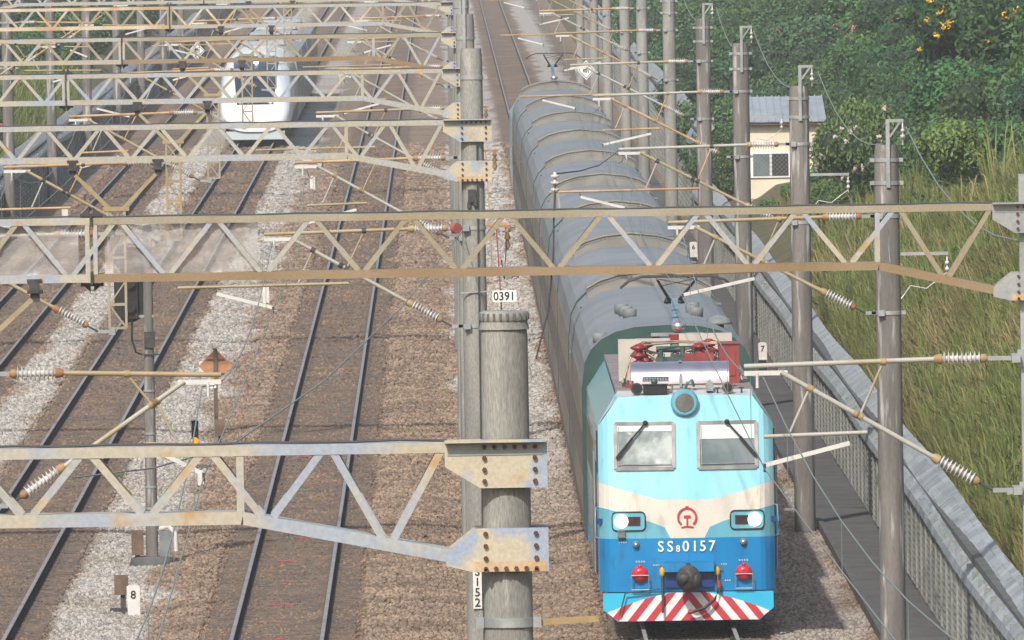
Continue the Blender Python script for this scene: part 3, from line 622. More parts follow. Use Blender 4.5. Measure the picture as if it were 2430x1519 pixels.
CLAMPY = .42
def portal(y, xl, xr, zt, zb, label, chord, brace, bend, splice=None, panel=.9, endz=None, plate='plate', chord2=None, lattice=True, ends=(True, True)):
    t = thing('catenary_portal', (0, y, 0), label, 'portal', 'lattice portals over the tracks')
    dp = .34; el, er = xl + bend[0], xr - bend[1]; e = zb - .30
    sx = splice if splice else (xl + xr) / 2
    for nm, z, h, pts in (('top_chord', zt, .078, None), ('bottom_chord', zb, .094, 1)):
        for side, ch in ((0, chord), (1, chord2 or chord)):
            m = ch if nm == 'bottom_chord' else (ch if ch != 'tan' else 'tanpale')
            mb = MB(); xa, xb = (xl, sx) if side == 0 else (sx, xr)
            if not pts: mb.box(((xa + xb) / 2, 0, z), (xb - xa - .01, dp, h))
            else:
                if side == 0:
                    mb.box(((el + sx) / 2, 0, z), (sx - el - .01, dp, h)); mb.bar((el + .01, 0, z), (xl, 0, e), h, dp)
                else:
                    mb.box(((sx + er) / 2, 0, z), (er - sx - .01, dp, h)); mb.bar((er - .01, 0, z), (xr, 0, e), h, dp)
            mb.build(nm, m, t)
    cb = MB(); cb.path([(xl + (xr - xl) * i / 40, -.1 + .02 * math.sin(i), zt + .052 + .006 * math.sin(i * 2.3)) for i in range(41)], .010, 5); cb.build('cable', 'wire_d', t)
    # braces, front and rear plane
    n = int(round((xr - xl) / panel)); pw = (xr - xl) / n
    def zlow(x):
        if x < el: return zb + (e - zb) * (el - x) / bend[0]
        if x > er: return zb + (e - zb) * (x - er) / bend[1]
        return zb
    vis = lambda x: True
    for i in range(n):
        x0 = xl + i * pw; xm = x0 + pw / 2
        bm = brace[(i * 7 // 3) % len(brace)]
        for (xa, za, xb, zb_) in ((x0 + .05, zt - .03, xm - .04, zlow(xm) + .04), (xm + .04, zlow(xm) + .04, x0 + pw - .05, zt - .03)):
            for yy in (-dp / 2 + .012, dp / 2 - .03):
                mb = MB(); mb.bar((xa, yy, za), (xb, yy, zb_), .055, .012); mb.bar((xa + .026, yy + .03, za), (xb + .026, yy + .03, zb_), .008, .055); mb.build('brace', bm if yy < 0 else brace[0], t)
    for x in (el, er, sx):
        mb = MB()
        for yy in (-dp / 2 + .02, dp / 2 - .02):
            if x == sx:
                for q in (-.045, .045): mb.bar((x + q, yy, zt - .03), (x + q, yy, zb + .03), .05, .03)
            else: mb.bar((x + (.02 if x == el else -.02), yy, zt - .03), (x + (.02 if x == el else -.02), yy, zb + .03), .055, .03)
        mb.build('upright', brace[-1], t)
    if splice:
        mb = MB()
        for z, h in ((zt, .078), (zb, .094)):
            mb.box((sx, -.01, z), (.03, dp + .05, h + .05)); mb.box((sx, 0, z + (h / 2 + .03 if z == zt else -h / 2 - .03)), (.26, .2, .03))
            for q in (-1, 1): mb.prism([(sx + q * .02, z + (.07 if z == zt else -.07)), (sx + q * .13, z + (.055 if z == zt else -.055)), (sx + q * .02, z + (.16 if z == zt else -.16))][::q], -.06, .06)
        mb.build('splice', 'dark', t)
    # end plates bolted to the posts
    for x, s_, on in ((xl, -1, ends[0]), (xr, 1, ends[1])):
        if not on: continue
        for up in (True, False):
            if up: poly = [(-.02, .04), (.73, .04), (.73, -.30), (.24, -.30), (-.02, -.14)]; z0 = zt
            else: poly = [(-.02, -.10), (.18, -.15), (.73, -.15), (.73, .17), (.20, .17), (-.02, .0)]; z0 = e + .03
            pl = [(x + s_ * p[0], z0 + p[1]) for p in poly]; pl = pl if s_ > 0 else pl[::-1]
            mb = MB(); mb.prism(pl, .215, .235, 0); mb.build('end_plate', plate, t); mb = MB(); mb.prism(pl, -.235, -.215, 0); pp = mb.build('end_plate', plate, t)
            ch = MB(); zc = z0 + (.0 if up else -.12)
            if up: ch.box((x + s_ * .35, -.27, z0 + .045), (.74, .12, .018), 0); ch.box((x + s_ * .35, -.238, z0 - .01), (.70, .006, .10), 1)
            else: ch.box((x + s_ * .45, -.238, zc + .01), (.52, .006, .075), 1)
            ch.build('flange', [plate, 'steel_d' if up else 'rusty'], pp)
            bo = MB()
            for q in range(4 if not up else 3):
                for xx in (.27, .64): bo.lathe((x + s_ * xx, -.232, z0 + (-.08 - .085 * q if up else .13 - .09 * q)), (x + s_ * xx, -.262, z0 + (-.08 - .085 * q if up else .13 - .09 * q)), [(0, .019), (1, .017)], 6)
            for q in range(6): xx = .27 + .074 * q; zz = z0 + (0 if up else -.125); bo.lathe((x + s_ * xx, -.232, zz), (x + s_ * xx, -.262, zz), [(0, .018), (1, .016)], 6)
            bo.build('bolt_set', 'bolt', pp)
    # hanging lattice post
    if lattice:
        lx = -5.05 if not chord2 or chord != 'paint' or splice < -5 else -5.35; zc = zb - .09
        mb = MB()
        for q in (-.66, .66):
            mb.box((lx + q, 0, zc + .075), (.17, dp + .06, .035)); mb.box((lx + q, 0, zc - .06), (.17, dp + .06, .03)); mb.box((lx + q, 0, zc - .12), (.10, .3, .10)); mb.box((lx + q, -.2, zc), (.12, .02, .14))
        mb.build('hanger_clamp', 'dark', t)
        mb = MB()
        for q in (-.66, .66):
            for yy in (-.14, .14): mb.bar((lx + q * .95, yy, zc - .14), (lx + (.10 if q > 0 else -.10), yy * .9, 7.58), .055, .03)
        mb.bar((lx - .2, -.14, 7.58), (lx + .2, -.14, 7.58), .06, .03); mb.bar((lx - .2, .14, 7.58), (lx + .2, .14, 7.58), .06, .03); mb.build('hanger', 'tubetan', t)
        mb = MB(); w = .13; zz = [7.56 - .365 * i for i in range(6)]
        for a in (-w, w):
            for yy in (-w, w): mb.bar((lx + a, yy, 7.56), (lx + a, yy, 5.73), .035, .03)
        for i, z in enumerate(zz):
            for yy in (-w, w):
                mb.bar((lx - w, yy, z), (lx + w, yy, z), .035, .02)
                if i < 5: mb.bar((lx + (w if i % 2 else -w), yy * .96, z), (lx + (-w if i % 2 else w), yy * .96, zz[i + 1]), .022, .012)
            for a in (-w, w): mb.bar((lx + a, -w, z), (lx + a, w, z), .035, .02, up=(0, 0, 1))
        mb.build('lattice_post', 'tubetan' if chord != 'cream' else 'tanpale', t)
    return t

PY = {1: 105, 2: 164.5, 3: 222, 4: 270, 5: 318, 6: 375, 7: 430, 8: 478, 9: 531}
XC = .485
plab = {1: 'nearest lattice portal, ending in two bolted plates on the big foreground post', 2: 'long portal with brown lower chord that crosses the whole picture and carries plastic film',
        3: 'lattice portal third from the camera, ending above the 0391 plate', 4: 'fourth lattice portal from the camera, with a black splice and pale chords',
        5: 'fifth lattice portal, brownish right half and pale left half, across the white train', 6: 'sixth lattice portal, rust brown left half, across the white train roof',
        7: 'farthest but two lattice portal, its lower chord along the top edge', 8: 'lattice portal last but one, seen through the haze', 9: 'farthest hazy lattice portal'}
sty = {1: ('paint', ['paint', 'cream', 'paint'], None), 2: ('paint', ['tanpale', 'cream', 'tanpale', 'paint'], 'tan'), 3: ('cream', ['cream', 'paint', 'cream'], None), 4: ('paint', ['paint', 'cream'], 'cream'),
       5: ('cream', ['tanpale', 'paint'], 'tan'), 6: ('rusty', ['rusty', 'paint', 'tanpale'], 'cream'), 7: ('cream', ['cream', 'paint'], None), 8: ('cream', ['cream', 'paint'], None), 9: ('paint', ['cream', 'paint'], None)}
for k in range(1, 10):
    c1, br, c2 = sty[k]
    if k == 2: portal(PY[2], -14.9, 6.33, 8.94, 8.285, plab[2], c1, br, (1.6, 1.32), splice=-4.03, panel=1.115, chord2=c2, plate='steel')
    else: portal(PY[k], -14.1, XC - (.475 if k == 1 else .43), 8.84, 8.345, plab[k], c1, br, (1.5, 1.5), splice=-7.05, panel=.9, chord2=c2, lattice=(k != 1))
# plastic film tied between the chords of the long portal
for xa, xb, lab in ((-6.2, -4.18, 'clear plastic film panel left of the splice on the long portal'), (-3.88, -2.12, 'clear plastic film panel right of the splice on the long portal')):
    mb = MB(); nx, nz = 24, 8; v = [(xa + (xb - xa) * i / nx, PY[2] - .09 + .02 * math.sin(i * 1.9 + j) + .012 * math.sin(i * .7 + j * 2.1), 8.90 - .57 * j / nz + .012 * math.sin(i * .8) * (j == 0)) for j in range(nz + 1) for i in range(nx + 1)]
    mb.add(v, [(j * (nx + 1) + i, j * (nx + 1) + i + 1, (j + 1) * (nx + 1) + i + 1, (j + 1) * (nx + 1) + i) for j in range(nz) for i in range(nx)], 0, True)
    tag(mb.build('plastic_film', 'film'), lab, 'plastic film')

# centre posts
cm = {}
for i, k in enumerate((1, 3, 4, 5, 6, 7, 8, 9)):
    zt = (9.80, 9.98, 9.9, 9.9, 9.9, 9.9, 9.9, 9.9)[i]
    lab = ['biggest foreground concrete post with a ring of slots round its top', 'concrete post behind the big foreground one, carrying the number plates 0391 and S152', 'third concrete post of the centre row, banded near its top'] + \
          ['%s concrete post of the centre row between the tracks' % w for w in ORD[3:8]]
    cm[k] = mast(XC - (.045 if k == 1 else 0), PY[k], zt, .205, .172, 'conc', lab[i], 'centre row of concrete posts', bands=() if k == 1 else (zt - .45, 7.2, 5.68))
t = cm[1]
mb = MB(); zz = 9.80 + .3
mb.lathe((0, 0, zz - .05), (0, 0, zz + .03), [(0, .17), (.1, .178), (.9, .178), (1, .15)], 24); mb.lathe((0, 0, zz - .105), (0, 0, zz - .05), [(0, .185), (1, .172)], 24)
mb.build('post_cap', 'conc', t)
mb = MB()
for i in range(22): a = i * 2 * math.pi / 22; mb.box((.178 * math.cos(a), .178 * math.sin(a), zz - .012), (.016, .016, .05))
mb.build('slot_ring', 'wallpost', t, kind='stuff')
mb = MB(); mb.lathe((0, 0, 7.81), (0, 0, 7.88), [(0, .195), (1, .195)], 18); mb.box((.21, -.05, 7.845), (.06, .06, .08)); mb.box((-.21, -.05, 7.845), (.06, .06, .08)); mb.build('clamp_band', 'steel', t)
mb = MB(); mb.bar((.2, -.02, 7.84), (.66, -.02, 7.86), .045, .05); mb.build('side_arm', 'capy', t)
t = cm[3]
for z, r_ in ((8.75, .185), (8.1, .19)):
    mb = MB(); mb.lathe((0, 0, z + .27), (0, 0, z + .36), [(0, r_), (1, r_)], 16); mb.build('clamp_band', 'steel_d', t)
mb = MB(); mb.path([(.07, -.20, 9.0), (.065, -.21, 7.2), (.06, -.215, 4), (.06, -.22, .5)], .011, 5); mb.build('cable', 'wire_d', t)
mb = MB(); mb.bar((-.22, -.2, 6.50), (.3, -.2, 6.52), .02, .02); mb.build('plate_arm', 'steel', t)
mb = MB(); mb.box((.46, -.215, 6.44), (.37, .012, .175)); pl_ = mb.build('number_plate', 'white', t)
link('digits', text_mesh('digits', '0391', .185, 'lettering', squeeze=.92), pl_, (.455, -.226, 6.435))
mb = MB(); mb.box((-.03, -.222, 1.93), (.135, .012, .66)); pl_ = mb.build('number_plate', 'stonew', t)
for j, ch in enumerate('S152'): link('digit', text_mesh('digit', ch, .185, 'lettering'), pl_, (-.03, -.232, 2.17 - .16 * j))
mb = MB(); mb.lathe((-.30, -.1, 7.50), (-.25, -.16, 7.50), [(0, .085), (1, .085)], 14); mb.build('tension_wheel', mat('red oxide', (.33, .09, .07), rough=.6), t)
mb = MB(); mb.box((-.02, -.2, 8.0), (.12, .07, .20)); mb.box((.03, -.22, 7.9), (.05, .06, .12)); mb.box((-.07, -.22, 7.85), (.05, .06, .1)); mb.build('clamp_fitting', 'dark', t)
mb = MB(); mb.bar((.2, 0, 7.55), (.52, 0, 7.55), .05, .05); mb.build('side_arm', 'tuberust', t)
mb = MB(); mb.path([(.50, 0, 7.5), (.50, -.05, 7.2), (.46, -.05, 6.7), (.42, -.05, 7.0)], .012, 5); mb.build('cable', 'wire_d', t)
for k in (4, 5):
    mb = MB(); mb.bar((-.02, -.2, 9.05), (-.02, -.2, 10.8), .06, .05); mb.build('top_bar', 'steel', cm[k])
# side posts of the long portal, left row of masts
tl = thing('steel_post', (6.74, PY[2], -.3), 'grey square steel post at the right picture edge', 'post')
mb = MB(); mb.box((0, 0, 4.8), (.24, .24, 9.62)); mb.build('shaft', 'steel', tl)
mb = MB(); mb.bar((-.12, 0, 7.5), (-.28, 0, 7.5), .05, .06); mb.bar((-.12, 0, 5.98), (-.3, 0, 5.95), .05, .06); mb.box((-.1, -.13, 7.5), (.12, .03, .2)); mb.box((-.1, -.13, 5.98), (.12, .03, .2)); mb.build('arm_bracket', 'steel_d', tl)
mast(-15.3, PY[2], 9.6, .205, .18, 'conc_warm', 'concrete post at the left end of the long portal', 'left row of concrete masts')
for i, k in enumerate((1, 3, 4, 5, 6, 7, 8, 9)):
    mast(-14.42, PY[k], 9.4, .20, .175, 'conc_warm', '%s concrete mast of the left row, counted from the camera' % ORD[i], 'left row of concrete masts', bands=(7.2, 5.68))
for i, y in enumerate((585, 640, 692, 748, 800)):
    mast(-14.42, y, 9.4, .20, .175, 'conc_warm', '%s concrete mast of the left row, counted from the camera' % ORD[8 + i] if i < 4 else 'last concrete mast of the left row, faint in the haze', 'left row of concrete masts', bands=(7.2,))

# right row of masts
RM = [(225, 'A', 'conc_warm'), (277, 'B', 'conc_warm'), (333, 'A', 'conc_warm'), (377, 'B', 'conc_warm'), (436, 'A', 'conc'), (490, 'B', 'conc'), (540, 'A', 'conc'), (592, 'B', 'conc'), (648, 'A', 'conc'), (705, 'B', 'conc')]
supD = [(60, 4.0), (105, 4.35)]
for i, (y, kd, mm) in enumerate(RM):
    mx = 6.93 + (.0 if i % 2 else .06)
    lab = ['nearest round concrete mast right of the blue locomotive, streaked white', 'second round concrete mast of the right row, standing beside the walkway', 'third mast of the right row with white streaks, left of the hut', 'fourth mast of the right row, left of the hut'][i] if i < 4 else '%s concrete mast of the right row along the coaches' % ORD[i]
    t = mast(mx, y, 8.32, .205, .19, mm, lab, 'right row of concrete masts', bands=(8.08, 7.72, 7.2, 5.68))
    mb = MB(); mb.bar((.02, -.205, 7.95), (.02, -.205, 9.02), .06, .05); mb.bar((0, -.205, 9.0), (.27, -.205, 9.0), .035, .05, up=(0, 0, 1)); mb.bar((.03, -.2, 8.72), (.22, -.2, 8.98), .03, .03); mb.build('top_bracket', 'steel', t)
    mb = MB(); mb.lathe((.255, -.205, 8.98), (.255, -.205, 8.62), [(0, .012), (.3, .014), (.32, .035), (.42, .035), (.45, .014), (.55, .014), (.57, .04), (.7, .04), (.73, .014), (1, .012)], 8); mb.build('wire_insulator', 'shed', t)
    if i in (0, 1, 2):
        mb = MB(); mb.bar((.2, 0, 6.9), (.95, 0, 6.9), .05, .06); mb.build('side_arm', 'steel', t)
        mb = MB(); mb.lathe((.93, 0, 6.88), (.93, 0, 6.55), [(0, .01), (.3, .012), (.33, .035), (.45, .035), (.48, .012), (.6, .012), (.62, .035), (.75, .035), (.78, .012), (1, .01)], 8); mb.path([(.93, 0, 6.6), (.6, 0, 6.35), (.35, -.05, 6.4), (.2, -.1, 6.2)], .010, 5); mb.build('arm_insulator', 'shed', t)
    st = [('tubetan', 'tubetan', 'tubetan'), ('tubepale', 'tubetan', 'tuberust'), ('tubepale', 'tuberust', 'tuberust'), ('tubepale', 'tubepale', 'tuberust'), ('tubetan', 'tuberust', 'tubetan'), ('tuberust', 'tubepale', 'tuberust')][i % 6]
    _, cx = cantilever(mx, y, -1, kd, 'cantilever arm on the %s mast of the right row' % ORD[i], r=.2, reach=3.5 if kd == 'B' else 3.45, top=st[0], diag=st[1], reg=st[2], ins=('shed', ['cap', 'capy'][i % 2]))
    supD.append((y, cx))
_, cx = cantilever(6.74, PY[2], -1, 'A', 'cantilever arm on the grey steel post at the right edge', r=.3, reach=3.3, top='tubepale', diag='tubepale', reg='tubepale', ins=('shed', 'capy')); supD.append((PY[2], cx)); supD.sort()
# arms on the centre posts for the middle track, arms on the hanging posts for the track of the white train
supC = [(60, -2.9)]; supB = [(60, -8.0)]
for i, k in enumerate((3, 4, 5, 6, 7, 8, 9)):
    kd = 'BABABAB'[i]; st = [('tubetan', 'tubepale', 'tubetan'), ('tuberust', 'tubepale', 'tubetan')][i % 2]
    _, cx = cantilever(XC, PY[k], -1, kd, 'cantilever arm on the %s post of the centre row' % ORD[i + 1], r=.2, reach=3.25, top=st[0], diag=st[1], reg=st[2], ins=('shed', ['capy', 'cap'][i % 2])); supC.append((PY[k], cx))
_, cx = cantilever(-5.35, PY[2], 1, 'A', 'cantilever arm reaching right from the hanging post of the long portal', r=.15, reach=2.78, top='tubetan', diag='tubepale', reg='tubetan', ins=('shed', 'cap')); supC.append((PY[2], cx)); supC.append((105, -2.6)); supC.sort()
for i, k in enumerate((3, 4, 5, 6, 7, 8, 9)):
    kd = 'ABABABA'[i]
    _, cx = cantilever(-5.05, PY[k], -1, kd, 'cantilever arm reaching left from the hanging post of portal %s' % ['three, beside the long portal', 'four', 'five', 'six', 'seven', 'eight', 'nine'][i], r=.15, reach=3.2, top='tubepale' if i == 0 else 'tuberust', diag='tubetan', reg='tuberust', ins=('shed', 'cap')); supB.append((PY[k], cx))
supB.sort()
for i, k in enumerate((6, 7, 8, 9)):
    cantilever(-14.42, PY[k], 1, 'AB'[i % 2], 'cantilever arm on a left row mast at the %s portal' % ['sixth', 'seventh', 'eighth', 'ninth'][i], r=.2, reach=2.9, top='tuberust', diag='tuberust', reg='tubetan', ins=('shed', 'cap'))

# wires
def catenary(sup, far, lab, nm):
    sup = sup + [(sup[-1][0] + 55 * j, sup[-1][1] + .0) for j in range(1, far)]
    mes = MB(); con = MB(); dr = MB(); pm = []; pc = []
    for (ya, xa), (yb, xb) in zip(sup[:-1], sup[1:]):
        for j in range(8):
            q = j / 8; pm.append((xa + (xb - xa) * q, ya + (yb - ya) * q, 7.02 - .62 * 4 * q * (1 - q)))
            pc.append((xa + (xb - xa) * q, ya + (yb - ya) * q, 5.97 - .04 * 4 * q * (1 - q)))
            if j in (1, 3, 5, 7): dr.tube(pm[-1], pc[-1], .004, 4)
    mes.path(pm, .0085, 5); con.path(pc, .0080, 5)
    t = thing('overhead_wire', (0, 0, 0), lab, 'wire', 'overhead wires')
    mes.build('messenger_wire', 'wire', t); con.build('contact_wire', 'wire', t); dr.build('dropper', 'wire', t)
catenary(supD, 4, 'overhead wire above the blue locomotive and its coaches', 'D')
catenary(supC, 5, 'overhead wire above the empty middle track', 'C')
catenary(supB, 5, 'overhead wire above the track of the white train', 'B')
mb = MB(); pts = []
for (ya, yb) in zip([60, 112, 168, 225, 277, 333, 377, 436, 490, 540, 592, 648], [112, 168, 225, 277, 333, 377, 436, 490, 540, 592, 648, 705]):
    for j in range(8): q = j / 8; pts.append((7.3, ya + (yb - ya) * q - .2, 8.6 - .75 * 4 * q * (1 - q)))
mb.path(pts, .011, 5); tag(mb.build('feeder_wire', 'wire'), 'sagging feeder wire along the tops of the right mast row', 'wire', 'overhead wires')
mb = MB(); mb.path([(1.55, 222 - 46, 8.97 - .0), (1.62, 180, 7.6), (1.75, 195, 6.7), (1.35, 222, 6.0)], .010, 5)
# post insulator standing on the long portal and its drop cable
t = thing('post_insulator', (1.30, PY[2], 8.98), 'white stacked post insulator standing on the long portal over the coaches', 'insulator')
mb = MB(); mb.bar((0, 0, 0), (0, 0, .22), .04, .04); mb.bar((.05, 0, 0), (.035, 0, .2), .02, .02); mb.build('stand', 'steel', t)
mb = MB(); mb.lathe((0, 0, .2), (0, 0, .44), [(0, .02), (.1, .05), (.2, .05), (.24, .02), (.4, .02), (.42, .056), (.52, .056), (.55, .02), (.72, .02), (.74, .05), (.84, .05), (.88, .02), (1, .015)], 12); mb.build('shed_stack', 'shed', t)
mb = MB(); mb.path([(0, -.03, .3), (-.02, -.1, -.1), (-.03, -.12, -.5), (-.10, -.12, -1.15), (-.25, -.1, -1.7)], .010, 5); mb.build('drop_cable', 'wire_d', t)
mb = MB(); mb.path([(.03, 0, .42), (.56, 28, -.22), (1.17, 60, -.90), (1.72, 90, -1.45), (2.13, 112.3, -1.84)], .010, 5); mb.build('jumper_cable', 'wire_d', t)
# slack guy wire from the second centre post to the hanging post
mb = MB(); mb.path([(.3, 221.7, 7.15), (-.6, 205, 6.55), (-1.6, 188, 6.15), (-2.6, 172, 6.0), (-3.4, 166, 6.02), (-4.3, 164.8, 5.98)], .010, 5); tag(mb.build('guy_wire', 'wire'), 'slack guy wire sloping down left from the 0391 post under the long portal', 'wire')

# ================================================================== TRAINS
M['lb_blue'] = mat('bright blue paint', (.008, .20, .47), (.012, .225, .50), 1.2, .4, .6, .22, coat=.6, grain=.05, c3=(0.03, 0.13, 0.28), scale3=3.5, lo3=.56, hi3=.80, stretch=(2.2, 2.2, .55))
M['lb_teal'] = mat('teal paint', (.12, .39, .50), (.15, .42, .52), 1.5, .4, .6, .25, coat=.5, grain=.05, c3=(0.1, 0.27, 0.33), scale3=3.5, lo3=.56, hi3=.80, stretch=(2.2, 2.2, .55))
M["lb_cream"] = mat("cream livery paint", (.68, .645, .58), (.64, .605, .54), 1.5, .4, .6, .25, coat=.5, grain=.05, c3=(0.47, 0.42, 0.34), scale3=3.5, lo3=.56, hi3=.80, stretch=(2.2, 2.2, .55))
M['lb_cyan'] = mat('light cyan paint', (.27, .61, .73), (.31, .64, .75), 1.1, .4, .6, .22, coat=.6, grain=.04, c3=(0.2, 0.46, 0.55), scale3=3.5, lo3=.56, hi3=.80, stretch=(2.2, 2.2, .55))
M['lb_pilot'] = mat('cyan blue pilot paint', (.03, .42, .68), (.04, .47, .70), 1.5, .4, .6, .28, coat=.4)
M['lb_navy'] = mat('navy paint', (.015, .05, .19), rough=.3)
M['lb_roof'] = mat('purple grey loco roof', (.185, .155, .16), (.24, .21, .21), 1.5, .4, .6, .7, grain=.12)
M['lb_front'] = mat('pale roof edge', (.40, .44, .47), (.47, .49, .50), 2, .4, .6, .5, grain=.1)
M['frame'] = mat('window rubber and metal frame', (.27, .26, .27), (.40, .39, .39), 4, .4, .6, .45, .3)
M['glassl'] = mat('glass with painted reflection', (.20, .24, .25), (.46, .50, .49), 2.6, .42, .60, .08, spec=.7, c3=(.60, .62, .60), scale3=5, lo3=.6, hi3=.75)  # left windscreen: pale mottled reflection painted into the glass colour
M['blind'] = mat('pale sun blind', (.62, .72, .66), rough=.5)
M['stainless'] = mat('stainless casing', (.62, .58, .62), (.55, .52, .56), 2, .4, .6, .28, .85)
M['beigebox'] = mat('beige box paint', (.44, .41, .36), (.50, .46, .41), 3, .4, .6, .6, grain=.1)
M['redins'] = mat('red insulator', (.27, .03, .035), (.18, .022, .026), 4, rough=.35)
M['redbox'] = mat('red roof box', (.27, .05, .045), (.20, .04, .04), 3, .4, .6, .5)
M['greentube'] = mat('dark green gear', (.035, .075, .065), (.06, .10, .09), 6, .4, .6, .45)
M['copper'] = mat('dull copper bar', (.27, .20, .13), (.34, .28, .21), 6, .4, .6, .4, .5)
M['brass'] = mat('brass horn', (.40, .31, .18), (.28, .22, .13), 6, .4, .6, .35, .7)
M['panto'] = mat('blue grey pantograph paint', (.12, .19, .25), (.16, .23, .29), 6, rough=.5)
M['red'] = mat('red enamel', (.52, .022, .04), rough=.3)
M['stripe_r'] = mat('red stripe paint', (.52, .045, .065), (.42, .04, .055), 6, .5, .7, .4)
M['stripe_w'] = mat('white stripe paint', (.74, .74, .75), (.55, .55, .56), 5, .55, .8, .4)
M['yellow'] = mat('yellow cock', (.62, .38, .04), rough=.4)
M['chrome'] = mat('chromed rod', (.6, .6, .6), rough=.25, metal=.8)
M['emblem'] = mat('red emblem paint', (.47, .035, .06), rough=.4)
M['coach_roof'] = mat('grey coach roof', (.215, .227, .24), (.175, .187, .20), .55, .38, .62, .55, grain=.05, gscale=3)
M['coach_side'] = mat('dusty cream coach side', (.26, .215, .17), (.21, .18, .15), 1.2, .4, .6, .6, stretch=(1, .12, 1), grain=.15)
M['coach_win'] = mat('coach window band', (.035, .04, .05), (.06, .06, .065), 1.2, rough=.25)
M['coach_low'] = mat('coach lower side', (.14, .12, .105), (.20, .165, .135), 1.0, .4, .6, .7, stretch=(1, .2, 1), grain=.15)
M['coach_end'] = mat('beige roof end', (.245, .235, .21), (.19, .185, .17), 2, .4, .6, .75, c3=(.2, .19, .17), scale3=4, lo3=.6, hi3=.75, grain=.12)
M['coach_green'] = mat('dark green coach end', (.022, .062, .055), (.03, .075, .065), 3, rough=.6)
M['vent'] = mat('grey roof vent', (.15, .165, .17), (.20, .215, .22), 4, .4, .6, .6)
M['under'] = mat('underframe grime', (.028, .025, .023), (.05, .042, .038), 3, rough=.9)

LX, LY = 4.0, 238.4
lo = thing('electric_locomotive', (LX, LY, 0), 'light blue, cream and dark blue electric locomotive with lit headlights heading the train', 'locomotive')
def ztop(x): a = abs(x); return 3.90 - .03 * a if a < 1.12 else 3.866 - (a - 1.12) / .355 * .50
def zlow(x):
    a = abs(x); pts = [(0, 1.521), (.285, 1.521), (.375, 1.70), (.62, 1.80), (.95, 1.88), (1.25, 2.0), (1.6, 2.07)]
    for (p, q), (r_, s_) in zip(pts[:-1], pts[1:]):
        if a <= r_: return q + (s_ - q) * (a - p) / (r_ - p)
    return 2.07
def zup(x):
    a = abs(x); return 2.155 if a < .45 else 2.155 + (a - .45) / 1.02 * .30
def yf(x, z):
    a = abs(x); y = .085 * a + (0 if a < 1.22 else ((a - 1.22) / .255) ** 2 * .24); y += max(0, z - 2.15) * .17
    return y + (max(0, 1.0 - z) * .06)
cols = [0, .285, .375, .62, .9, 1.12, 1.22, 1.30, 1.38, 1.43, 1.462]; cols = [-c for c in cols[:0:-1]] + cols
rows = []
def zs(x): u = zup(x); t_ = ztop(x); return [.63, 1.05, 1.52, zlow(x), u, u + (t_ - u) * .25, u + (t_ - u) * .5, u + (t_ - u) * .75, t_]
bands = [('front_lower_panel', 'lb_blue', 0, 2), ('front_teal_panel', 'lb_teal', 2, 3), ('front_cream_band', 'lb_cream', 3, 4), ('front_upper_panel', 'lb_cyan', 4, 8)]
for nm, mm, r0, r1 in bands:
    mb = MB(); v = []; f = []
    for j in range(r0, r1 + 1):
        for x in cols: z = zs(x)[j]; v.append((x, yf(x, z), z))
    n = len(cols)
    for j in range(r1 - r0):
        for i in range(n - 1):
            q = (j * n + i, j * n + i + 1, (j + 1) * n + i + 1, (j + 1) * n + i)
            if abs(v[q[0]][2] - v[q[3]][2]) + abs(v[q[1]][2] - v[q[2]][2]) > 1e-4: f.append(q)
    mb.add(v, f, 0, False); o = mb.build(nm, mm, lo)
# body sides and roof behind the face
yb0, yb1 = .33, 17.2
body = MB()
prof = [(-1.462, .63), (-1.485, 1.0), (-1.485, 1.52), (-1.485, 2.05), (-1.485, 2.45), (-1.47, 3.38), (-1.15, 3.87)]
mi_ = [0, 0, 1, 2, 3, 3]
ysb = [yb0 + .0, 1.3, 2.9, yb1]
for sg in (-1, 1):
    v = []
    for y in ysb:
        for (x, z) in prof:
            w = 1.0
            if y < 1.3: x = max(x, -1.462); y_ = max(y, yf(1.462, z))
            else: y_ = y
            v.append((-x * sg, y_, z) if sg > 0 else (x, y_, z))
    k = len(prof)
    for j in range(len(ysb) - 1):
        for i in range(k - 1):
            q = (j * k + i, j * k + i + 1, (j + 1) * k + i + 1, (j + 1) * k + i); body.add([v[a] for a in q], [(0, 1, 2, 3)], mi_[i])
body.add([(-1.485, yb1, .63), (1.485, yb1, .63), (1.47, yb1, 3.38), (1.15, yb1, 3.87), (-1.15, yb1, 3.87), (-1.47, yb1, 3.38)], [(0, 1, 2, 3, 4, 5)], 0)
body.build('body', ['lb_blue', 'lb_teal', 'lb_cream', 'lb_cyan'], lo)
mb = MB(); mb.box((0, 9, .55), (2.6, 16.4, .3)); mb.build('underframe', 'under', lo)
for y in (4.0, 13.4):
    mb = MB(); mb.box((0, y, .5), (2.3, 3.6, .35))
    for dy in (-1.45, 1.45):
        for sx in (-.75, .75): mb.lathe((sx - .06, y + dy, .5), (sx + .06, y + dy, .5), [(0, .52), (.8, .52), (.85, .5), (1, .5)], 20)
    mb.build('bogie', 'under', lo)
mb = MB(); mb.add([(-1.12, yf(1.12, 3.87), 3.866), (1.12, yf(1.12, 3.87), 3.866), (1.12, .98, 3.955), (-1.12, .98, 3.955)], [(0, 1, 2, 3)]); mb.add([(-1.12, yf(1.12, 3.87), 3.866), (-1.12, .98, 3.955), (-1.47, .6, 3.40)], [(0, 1, 2)], 1); mb.add([(1.12, yf(1.12, 3.87), 3.866), (1.12, .98, 3.955), (1.47, .6, 3.40)], [(2, 1, 0)], 1); mb.build('roof_edge', ['lb_front', 'lb_cyan'], lo)
mb = MB(); mb.box((0, 9.1, 3.94), (2.3, 16.3, .06))
for y in np.arange(1.5, 6, 1.05): mb.box((0, y, 3.973), (2.3, .03, .012))
mb.build('roof', 'lb_roof', lo)
